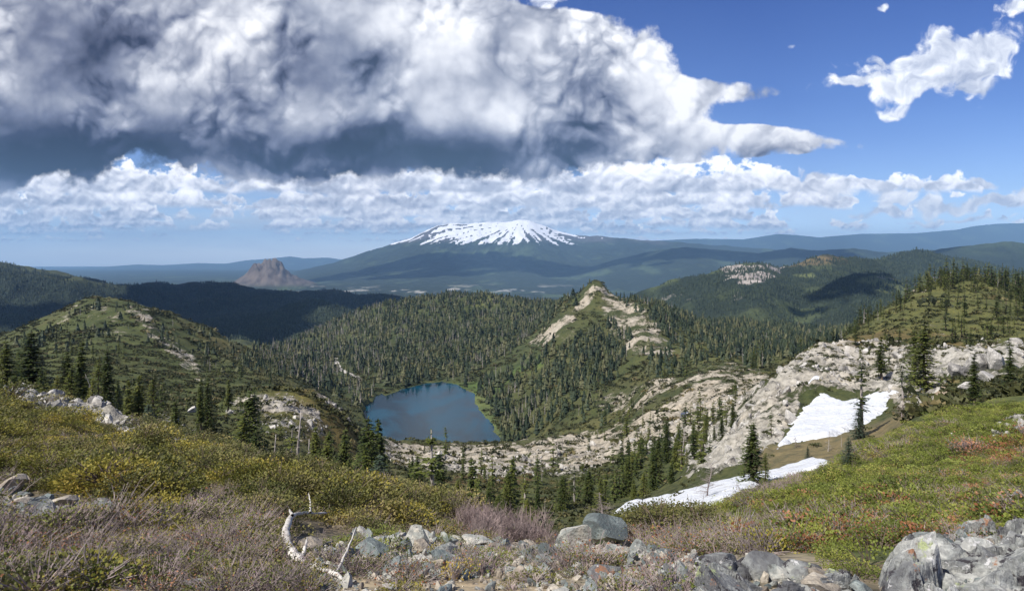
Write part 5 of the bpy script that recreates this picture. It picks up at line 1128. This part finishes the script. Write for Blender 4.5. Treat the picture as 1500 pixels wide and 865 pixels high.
        r_, c2_ = np.nonzero(m); W_ = GX.shape[1]; q4 = np.stack([r_ * W_ + c2_, r_ * W_ + c2_ + 1, (r_ + 1) * W_ + c2_ + 1, (r_ + 1) * W_ + c2_], 1); used, inv = np.unique(q4, return_inverse=True); q4 = inv.reshape(q4.shape)
        co = np.stack([GX.ravel()[used], GY.ravel()[used], Z.ravel()[used]], 1)
        o = link(bpy.data.objects.new(name, mesh_from(name, co, [tuple(int(i) for i in f) for f in q4], M_rock_l))); return tag(o, label, 'rock outcrop')
    bedrock('rock_outcrop', [(1275,858),(1300,830),(1335,808),(1375,790),(1440,792),(1540,782),(1700,770),(1720,900),(1265,900)], 'long fractured lichen covered outcrop in the bottom right corner', .34, .085, 5)
    bedrock('rock_outcrop', [(1035,845),(1075,830),(1130,822),(1190,830),(1240,850),(1235,900),(1020,900)], 'low fractured rock ledge at the bottom right of centre, under the speckled slab', .26, .055, 9)
    RUB = [[(480,795),(600,785),(720,790),(830,800),(960,810),(1080,815),(1180,830),(1260,850),(1260,875),(480,875),(440,830)], [(0,712),(60,735),(170,742),(170,765),(100,772),(0,765)], [(1290,850),(1340,800),(1500,790),(1510,875),(1280,875)]]
    def in_any(px, py, L_): 
        r_ = np.zeros(np.shape(px), bool)
        for p in L_: r_ |= inpoly(px, py, p)
        return r_
    px, py, x, Y, z = sow(60000, -20, 1520, 3.2, 12); ok = in_any(px, py, RUB); px, py, x, Y, z = px[ok], py[ok], x[ok], Y[ok], z[ok]
    for i in range(150):
        if i >= len(px): break
        s = rnd.choice([9, 11, 13, 16, 20, 26]); mm = rnd.choice([M_rock, M_rock, M_rock_b, M_rock_t, M_rock_b] if px[i] < 1050 else [M_rock_l, M_rock_l, M_rock, M_rock_b])
        side = 'left stone strip' if px[i] < 300 else ('rubble left of the boulder' if px[i] < 820 else ('rubble below the boulder' if px[i] < 1050 else 'rubble along the bottom right'))
        col_ = {'grey green stone': 'grey', 'tan stone': 'tan', 'blue green stone': 'blue green', 'lichen covered stone': 'lichen speckled'}[mm.name]
        put_rock(px[i], py[i], s, s * rnd.uniform(.4, .75), mm, 'one of the %s %s stones lying in the %s' % ('fist sized' if s > 14 else 'small', col_, side), group='loose stones in the ' + side, tilt=(rnd.uniform(-25, 25), rnd.uniform(-25, 25)), dep=rnd.uniform(.6, 1.1))
    small = [rock_mesh(700 + i, m, 8, 1, .1) for i, m in enumerate([M_rock, M_rock_t, M_rock_b, M_rock_t])]
    k = min(len(px), 9000); s = rs.lognormal(-3.75, .55, k); rub_m = [rock_mesh(720 + i, m, 9, 2, .06) for i, m in enumerate([M_rock, M_rock_t, M_rock_b, M_rock, M_rock_t, M_rock_b])]; k2 = min(len(px), 1150); o2 = rs.permutation(len(px))[:k2]; s2 = rs.lognormal(-3.05, .5, k2)
    scatter('rubble', rub_m, np.stack([x[o2], Y[o2], z[o2] + s2 * .2], 1), rs.uniform(0, 6, (k2, 3)), np.stack([s2 * 1.2, s2 * .9, s2 * .5], 1), rs.integers(0, 6, k2))
    scatter('gravel', small, np.stack([x[:k], Y[:k], z[:k]], 1), rs.uniform(0, 6, (k, 3)), np.stack([s, s * .9, s * .6], 1), rs.integers(0, 4, k))
    # talus blocks on the pale slopes
    px, py, x, Y, z = sow(60000, -40, 1540, 40, 260)
    j = np.clip(np.interp(Y, Yr, np.arange(NR)), 0, NR - 1).astype(int); i_ = np.clip((x / (Y + 5.0) + 1.16) / 2.32 * (NC - 1), 0, NC - 1).astype(int); rk = rockm[j, i_]
    ok = (rs.uniform(0, 1, len(px)) < sst(.4, 1, rk) * np.where(Y > 130, .35, .9)) & (sst(0, .3, fbm(x, Y, 9, 3, 44)) > rs.uniform(0, .8, len(px))); px, x, Y, z = px[ok], x[ok], Y[ok], z[ok]; k = len(px)
    s = rs.lognormal(-1.05, .55, k) * np.clip(Y / 90, .8, 1.6)
    scatter('talus', granite_lib, np.stack([x, Y, z + s * .1], 1), rs.uniform(0, 6, (k, 3)), np.stack([s, s * rs.uniform(.6, 1.1, k), s * rs.uniform(.4, .8, k)], 1), rs.integers(0, 6, k))
    px, py, x, Y, z = sow(30000, -40, 1540, 12, 42)
    j = np.clip(np.interp(Y, Yr, np.arange(NR)), 0, NR - 1).astype(int); i_ = np.clip((x / (Y + 5.0) + 1.16) / 2.32 * (NC - 1), 0, NC - 1).astype(int); rk = rockm[j, i_]
    ok = rs.uniform(0, 1, len(px)) < sst(.3, .9, rk); x, Y, z = x[ok], Y[ok], z[ok]; k = len(x); s = rs.lognormal(-2.0, .5, k)
    scatter('talus', granite_lib, np.stack([x, Y, z + s * .1], 1), rs.uniform(0, 6, (k, 3)), np.stack([s, s * rs.uniform(.6, 1.1, k), s * rs.uniform(.4, .8, k)], 1), rs.integers(0, 6, k))
# ---------------------------------------------------------------- driftwood and dead branches
def wood(name, px_pts, r, mat, label, y0=3.2, arms=()):
    V, F = [], []
    def path(pp):
        out = []
        for a, b, up in pp:
            p = ground_at(a, b, y0); out.append(Vector((p.x, p.y, p.z + up)))
        fine = []
        for i in range(len(out) - 1):
            for k in range(4): fine.append(out[i].lerp(out[i + 1], k / 4) + Vector((rnd.uniform(-1, 1), rnd.uniform(-1, 1), rnd.uniform(-1, 1))) * r * .10)
        fine.append(out[-1]); return fine
    P_ = path(px_pts); n = len(P_); tube(V, F, P_, [r * (1 - .7 * i / n) * rnd.uniform(.85, 1.15) for i in range(n)], 8)
    for a_ in arms:
        Q_ = path(a_); m = len(Q_); tube(V, F, Q_, [r * .45 * (1 - .8 * i / m) for i in range(m)], 6)
    o = link(bpy.data.objects.new(name, mesh_from(name, V, F, mat, True))); return tag(o, label, 'driftwood' if 'wood' in name else 'branch')
M_white = bark_material('bleached white wood', (.34, .31, .28), (.62, .59, .54), 14)
if 'near' not in SKIP:
    wood('driftwood', [(447,834,.02),(432,824,.03),(421,808,.05),(418,795,.08),(424,782,.12),(432,776,.16),(446,772,.17),(462,770,.16),(478,768,.15)], .034, M_white, 'curved bleached white branch lying on the brush left of the gravel',
         arms=[[(428,780,.14),(424,772,.2),(418,768,.26)], [(455,771,.16),(454,762,.26),(452,756,.32)], [(440,828,.03),(447,820,.08),(450,815,.12)]])
    wood('dead_branch', [(456,832,.02),(475,842,.03),(495,850,.03),(506,860,.02)], .022, M_white, 'short pale broken branch below the curved white one', arms=[[(492,850,.03),(508,838,.12),(522,824,.22)]])
    wood('dead_branch', [(172,706,.18),(182,700,.22),(196,698,.2),(206,694,.24)], .016, M_dead, 'grey dead branch sticking out of the yellow green brush on the left')
    wood('dead_branch', [(1088,790,.02),(1100,775,.16),(1106,768,.24)], .010, M_dead, 'thin bare twig standing in the heath above the speckled slab')
# ---------------------------------------------------------------- brush and heath (ground cover nobody could count)
M_manz = leaf_material('yellow green brush leaves', [(0.0, (.045, .052, .016)), (.3, (.115, .125, .03)), (.52, (.21, .20, .04)), (.78, (.38, .31, .055)), (1, (.50, .33, .11))], .8, .5, .3)
M_olive = leaf_material('olive brush leaves', [(0.0, (.04, .045, .018)), (.35, (.11, .115, .038)), (.6, (.19, .18, .058)), (.9, (.32, .26, .10))], 1.3, .5, .25)
M_heath = leaf_material('green heath leaves', [(0.0, (.04, .05, .015)), (.35, (.13, .16, .03)), (.6, (.22, .25, .045)), (.85, (.34, .33, .08)), (1, (.42, .30, .12))], 1.2, .6, .3)
M_lime = leaf_material('low light green leaves', [(0.0, (.06, .08, .02)), (.5, (.20, .24, .05)), (1, (.34, .36, .09))], 2, .5, .3)
M_red = leaf_material('rust red leaves', [(0.0, (.16, .07, .03)), (.5, (.36, .15, .07)), (1, (.52, .28, .16))], 2, .6, .3)
M_twig = bark_material('grey purple twigs', (.12, .095, .09), (.32, .265, .245), 6); M_twig2 = bark_material('pinkish bare stems', (.17, .12, .115), (.38, .30, .28), 6)
def clump(seed, mat, R_=.26, H_=.24, n=230, leaf=.034, stems=14, smat=None):
    n = int(n * 1.9); leaf *= .70
    q = random.Random(seed); V, F, MI = [], [], []
    for _ in range(n):
        a = q.uniform(0, 6.283); u = q.random() ** .5; r = R_ * u * q.uniform(.9, 1.15); top = H_ * math.sqrt(max(0, 1 - u * u * .9)); zz = top * (q.uniform(.45, 1.0)) * q.uniform(.85, 1.12)
        p = Vector((r * math.cos(a), r * math.sin(a), zz)); d = Vector((math.cos(a) * u * .6 + q.gauss(0, .35), math.sin(a) * u * .6 + q.gauss(0, .35), q.uniform(.35, 1))).normalized()
        s = d.cross(Vector((q.gauss(0, 1), q.gauss(0, 1), q.gauss(0, .4)))).normalized(); L_ = leaf * q.uniform(.7, 1.3); k = len(V)
        V.extend([p, p + d * L_ * .5 + s * L_ * .36, p + d * L_, p + d * L_ * .5 - s * L_ * .36]); F.append((k, k + 1, k + 2, k + 3)); MI.append(0)
    for _ in range(stems):
        a = q.uniform(0, 6.283); r = R_ * q.uniform(.3, 1.0); k0 = len(F); e = Vector((math.cos(a) * r, math.sin(a) * r, H_ * q.uniform(.4, 1.1)))
        tube(V, F, [(0, 0, -.03), e * .5 + Vector((0, 0, .02)), e], [.006, .004, .0015], 3, False); MI += [1] * (len(F) - k0)
    me = bpy.data.meshes.new('clump'); me.from_pydata([tuple(v) for v in V], [], F); me.materials.append(mat); me.materials.append(smat or M_bark); me.polygons.foreach_set('material_index', np.array(MI, np.int32)); me.update(); return me
def twigs(seed, mat, leafmat, H_=.34, R_=.22, n=46, leaves=30, up=.8):
    n = int(n * 1.3); leaves = int(leaves * 1.5); q = random.Random(seed); V, F, MI = [], [], []
    for _ in range(n):
        a = q.uniform(0, 6.283); r0 = R_ * q.uniform(0, .5); h = H_ * q.uniform(.45, 1.1); sp = R_ * q.uniform(.1, 1) * (1.3 - up); p0 = Vector((math.cos(a) * r0, math.sin(a) * r0, -.02)); a2 = a + q.gauss(0, .5)
        p1 = p0 + Vector((math.cos(a2) * sp * .4, math.sin(a2) * sp * .4, h * .5)); p2 = p0 + Vector((math.cos(a2) * sp, math.sin(a2) * sp, h)); tube(V, F, [p0, p1, p2], [.0032, .0026, .0010], 3, False)
        for _k in range(3):
            t = q.uniform(.35, .9); s0 = p0.lerp(p2, t); s1 = s0 + Vector((q.gauss(0, .35), q.gauss(0, .35), q.uniform(.4, 1))) * h * .28; tube(V, F, [s0, s1], [.0020, .0008], 3, False)
    MI += [0] * len(F)
    for _ in range(leaves):
        p = Vector((q.gauss(0, R_ * .5), q.gauss(0, R_ * .5), H_ * q.uniform(.3, .9))); d = Vector((q.gauss(0, 1), q.gauss(0, 1), q.uniform(0, 1.5))).normalized(); s = d.cross(Vector((q.gauss(0, 1), q.gauss(0, 1), q.gauss(0, 1)))).normalized(); k = len(V)
        V.extend([p, p + d * .011 + s * .007, p + d * .021, p + d * .011 - s * .007]); F.append((k, k + 1, k + 2, k + 3)); MI.append(1)
    me = bpy.data.meshes.new('twigs'); me.from_pydata([tuple(v) for v in V], [], F); me.materials.append(mat); me.materials.append(leafmat); me.polygons.foreach_set('material_index', np.array(MI, np.int32)); me.update(); return me
KINDS_ = {'manz': [clump(1, M_manz), clump(2, M_manz, .3, .2), clump(3, M_olive), clump(4, M_manz, .24, .28)], 'olive': [clump(5, M_olive), clump(6, M_olive, .3, .22), clump(7, M_manz), clump(8, M_olive, .24, .28)],
          'heath': [clump(11, M_heath, .24, .2), clump(12, M_heath, .28, .16), clump(13, M_lime, .22, .16), clump(14, M_heath, .24, .22)], 'red': [clump(15, M_red, .2, .18, 170), clump(16, M_red, .24, .15, 150), twigs(17, M_twig, M_red, .24, .2, 30, 90, .4)],
          'twig': [twigs(21, M_twig, M_olive, .24, .26, 60, 110, .3), twigs(22, M_twig2, M_heath, .22, .26, 50, 90, .3), twigs(23, M_twig, M_red, .2, .26, 50, 60, .3), clump(24, M_olive, .2, .16, 150, .03, 40, M_twig2), clump(27, M_manz, .22, .16, 160, .03, 40, M_twig)],
          'stem': [twigs(25, M_twig2, M_twig2, .40, .24, 60, 0, .75), twigs(26, M_twig2, M_twig, .36, .26, 60, 0, .65), twigs(27, M_twig, M_twig, .38, .22, 50, 0, .7)], 'lime': [clump(31, M_lime, .22, .13, 260, .022), clump(32, M_lime, .26, .12, 280, .022), clump(33, M_heath, .22, .13, 240, .024)]}
COVER = [  # kind, slope polygon, distances, spacing near/far, size
 ('manz', [(-360,585),(20,590),(70,612),(150,636),(230,656),(300,668),(340,690),(400,715),(420,760),(380,752),(250,748),(170,742),(120,725),(60,722),(-360,700)], 4, 34, 1.15, 1.0),
 ('olive', [(280,640),(330,655),(400,680),(480,702),(560,716),(640,735),(640,790),(560,790),(480,770),(420,762),(380,720),(310,680)], 4.5, 34, 1.1, 1.0),
 ('olive', [(600,745),(660,735),(680,760),(640,790),(600,785)], 4.5, 22, 1.0, .9),
 ('olive', [(-360,548),(100,590),(220,625),(330,655),(300,672),(200,650),(60,612),(-360,575)], 16, 40, 1.2, .12),
 ('twig', [(-360,580),(300,660),(640,735),(640,790),(420,762),(60,722),(-360,700)], 4, 34, .9, .5), ('olive', [(-360,760),(420,780),(520,860),(500,880),(-360,880)], 3, 9, .75, .6), ('lime', [(-360,790),(420,800),(480,880),(-360,880)], 3, 9, .7, .25), ('twig', [(380,800),(520,830),(620,880),(300,880)], 3, 9, .9, 1.0), ('twig', [(-360,752),(60,772),(180,762),(300,752),(400,765),(425,790),(430,830),(500,850),(600,850),(600,880),(-360,880)], 3, 9, .9, 1.0),
 ('olive', [(-360,760),(60,790),(120,800),(100,880),(-360,880)], 3, 8, .8, .5), ('heath', [(140,820),(200,800),(330,840),(320,880),(120,880)], 3, 8, .8, .5), ('olive', [(380,745),(450,770),(420,790),(360,770)], 3, 12, .9, .9), ('manz', [(180,760),(330,770),(300,820),(200,800)], 3, 8, .8, .28),
 ('stem', [(470,690),(560,708),(640,722),(720,745),(800,770),(835,785),(825,805),(740,800),(690,780),(640,745),(560,725),(480,708)], 5, 30, 1.0, 1.1), ('twig', [(640,760),(830,785),(820,806),(700,800)], 5, 12, 1.0, .6),
 ('twig', [(600,805),(1000,825),(1000,880),(560,880)], 3, 7, .6, .4), ('twig', [(420,800),(760,830),(700,880),(400,880)], 3, 7, .8, .4), ('heath', [(430,790),(760,820),(700,880),(400,880)], 3, 7, .6, .15), ('lime', [(630,788),(700,782),(725,795),(700,802),(640,800)], 3, 9, .8, 1.0), ('lime', [(470,800),(510,795),(525,815),(490,820)], 3, 9, .7, .8), ('lime', [(560,775),(640,785),(640,795),(540,790)], 3, 9, .8, .8),
 ('heath', [(1010,755),(1100,725),(1200,690),(1290,648),(1400,602),(1860,562),(1860,780),(1420,790),(1360,780),(1300,800),(1260,850),(1190,820),(1130,800),(1040,790)], 3.2, 40, 1.0, 1.0),
 ('lime', [(1100,745),(1250,690),(1400,640),(1500,650),(1500,700),(1300,760),(1150,780)], 4, 30, .9, .35),
 ('red', [(1145,775),(1185,770),(1190,800),(1150,808)], 3.2, 12, .9, 1.0), ('red', [(1230,760),(1300,740),(1320,790),(1260,810),(1220,790)], 3.2, 12, 1.0, .8), ('red', [(1400,655),(1600,640),(1620,680),(1420,685)], 6, 24, 1.1, 1.0), ('red', [(1470,710),(1510,700),(1510,735),(1475,728)], 4, 12, .8, .8), ('red', [(1405,720),(1450,715),(1440,745),(1410,740)], 4, 12, .8, .6), ('red', [(1050,760),(1860,620),(1860,780),(1300,810),(1100,810)], 3.2, 25, 1.0, .22), ('twig', [(1100,760),(1860,640),(1860,780),(1300,810),(1100,810)], 3.2, 25, .9, .16),
 ('twig', [(915,785),(960,765),(1050,755),(1150,770),(1200,800),(1160,830),(1050,815),(960,810)], 3.2, 14, .9, .8), ('olive', [(915,775),(1000,750),(1100,735),(1080,775),(1000,790),(930,795)], 3.2, 18, .9, .6),
 ('twig', [(1100,735),(1160,700),(1260,660),(1400,622),(1340,660),(1200,710),(1120,750)], 10, 40, 1.0, .45), ('twig', [(1360,700),(1500,680),(1860,780),(1380,770)], 3.2, 14, .8, .25), ('stem', [(1090,740),(1130,715),(1180,700),(1150,730)], 8, 30, .8, .6)]
names_ = {'manz': 'yellow_green_brush', 'olive': 'olive_brush', 'heath': 'green_heath', 'red': 'rust_red_heath', 'twig': 'grey_twig_brush', 'stem': 'bare_pink_brush', 'lime': 'low_green_cover'}
if 'near' not in SKIP:
    acc = {k: [] for k in KINDS_}
    px, py, x, Y, z = sow(70000, -350, 1850, 3.1, 42); pr = np.clip((7.0 / Y) ** 1.1, .12, 1.0); ok = rs.uniform(0, 1, len(px)) < pr; px, py, x, Y, z = px[ok], py[ok], x[ok], Y[ok], z[ok]
    free = rs.uniform(0, 1, len(px)); bumpy = fbm(x, Y, 1.6, 3, 61); 
    for kd, poly, y0, y1, s_, w in COVER:
        sdv = sdpoly(px, py, poly) + fbm(x, Y, 1.2, 3, 62) * 10
        m = (sdv < 0) & (Y > y0) & (Y < y1) & (rs.uniform(0, 1, len(px)) < min(w, 1)) 
        mound = np.clip(bumpy, 0, .5) * .55 * (kd in ('manz', 'olive')) + .0
        sc = 1.0 * s_ * np.clip(.85 + .030 * (Y - 4), .8, 1.6) * np.clip(1 + bumpy * .9, .85 if kd in ('stem', 'twig', 'lime') else .45, 1.7) * rs.uniform(.75, 1.25, len(px))
        m &= ~((Y < 9) & (polydist(px, py, [(500,850),(447,834),(421,812),(418,800),(424,788),(440,782),(480,778),(440,782),(424,788),(418,800),(421,812),(447,834)]) < 13) & (kd != 'lime'))
        m &= (bumpy > (-.2 if kd in ('manz', 'olive') else -9))
        acc[kd].append(np.stack([x[m], Y[m], z[m] + (mound * sst(4, 7, Y))[m] - (.05 if kd in ('manz', 'olive') else 0), sc[m]], 1))
    for kd, L_ in acc.items():
        A_ = np.concatenate(L_); k = len(A_); print('COVER', kd, k)
        P_ = A_[:, :3].copy(); P_[:, 2] -= .02; fl = (.8 if kd in ('stem', 'twig') else .72) * np.clip(1.1 - .015 * A_[:, 1], .6, 1)
        scatter(names_[kd], KINDS_[kd], P_, np.stack([rs.normal(0, .15, k), rs.normal(0, .15, k), rs.uniform(0, 6.28, k)], 1), np.stack([A_[:, 3], A_[:, 3], A_[:, 3] * fl], 1), rs.integers(0, len(KINDS_[kd]), k))
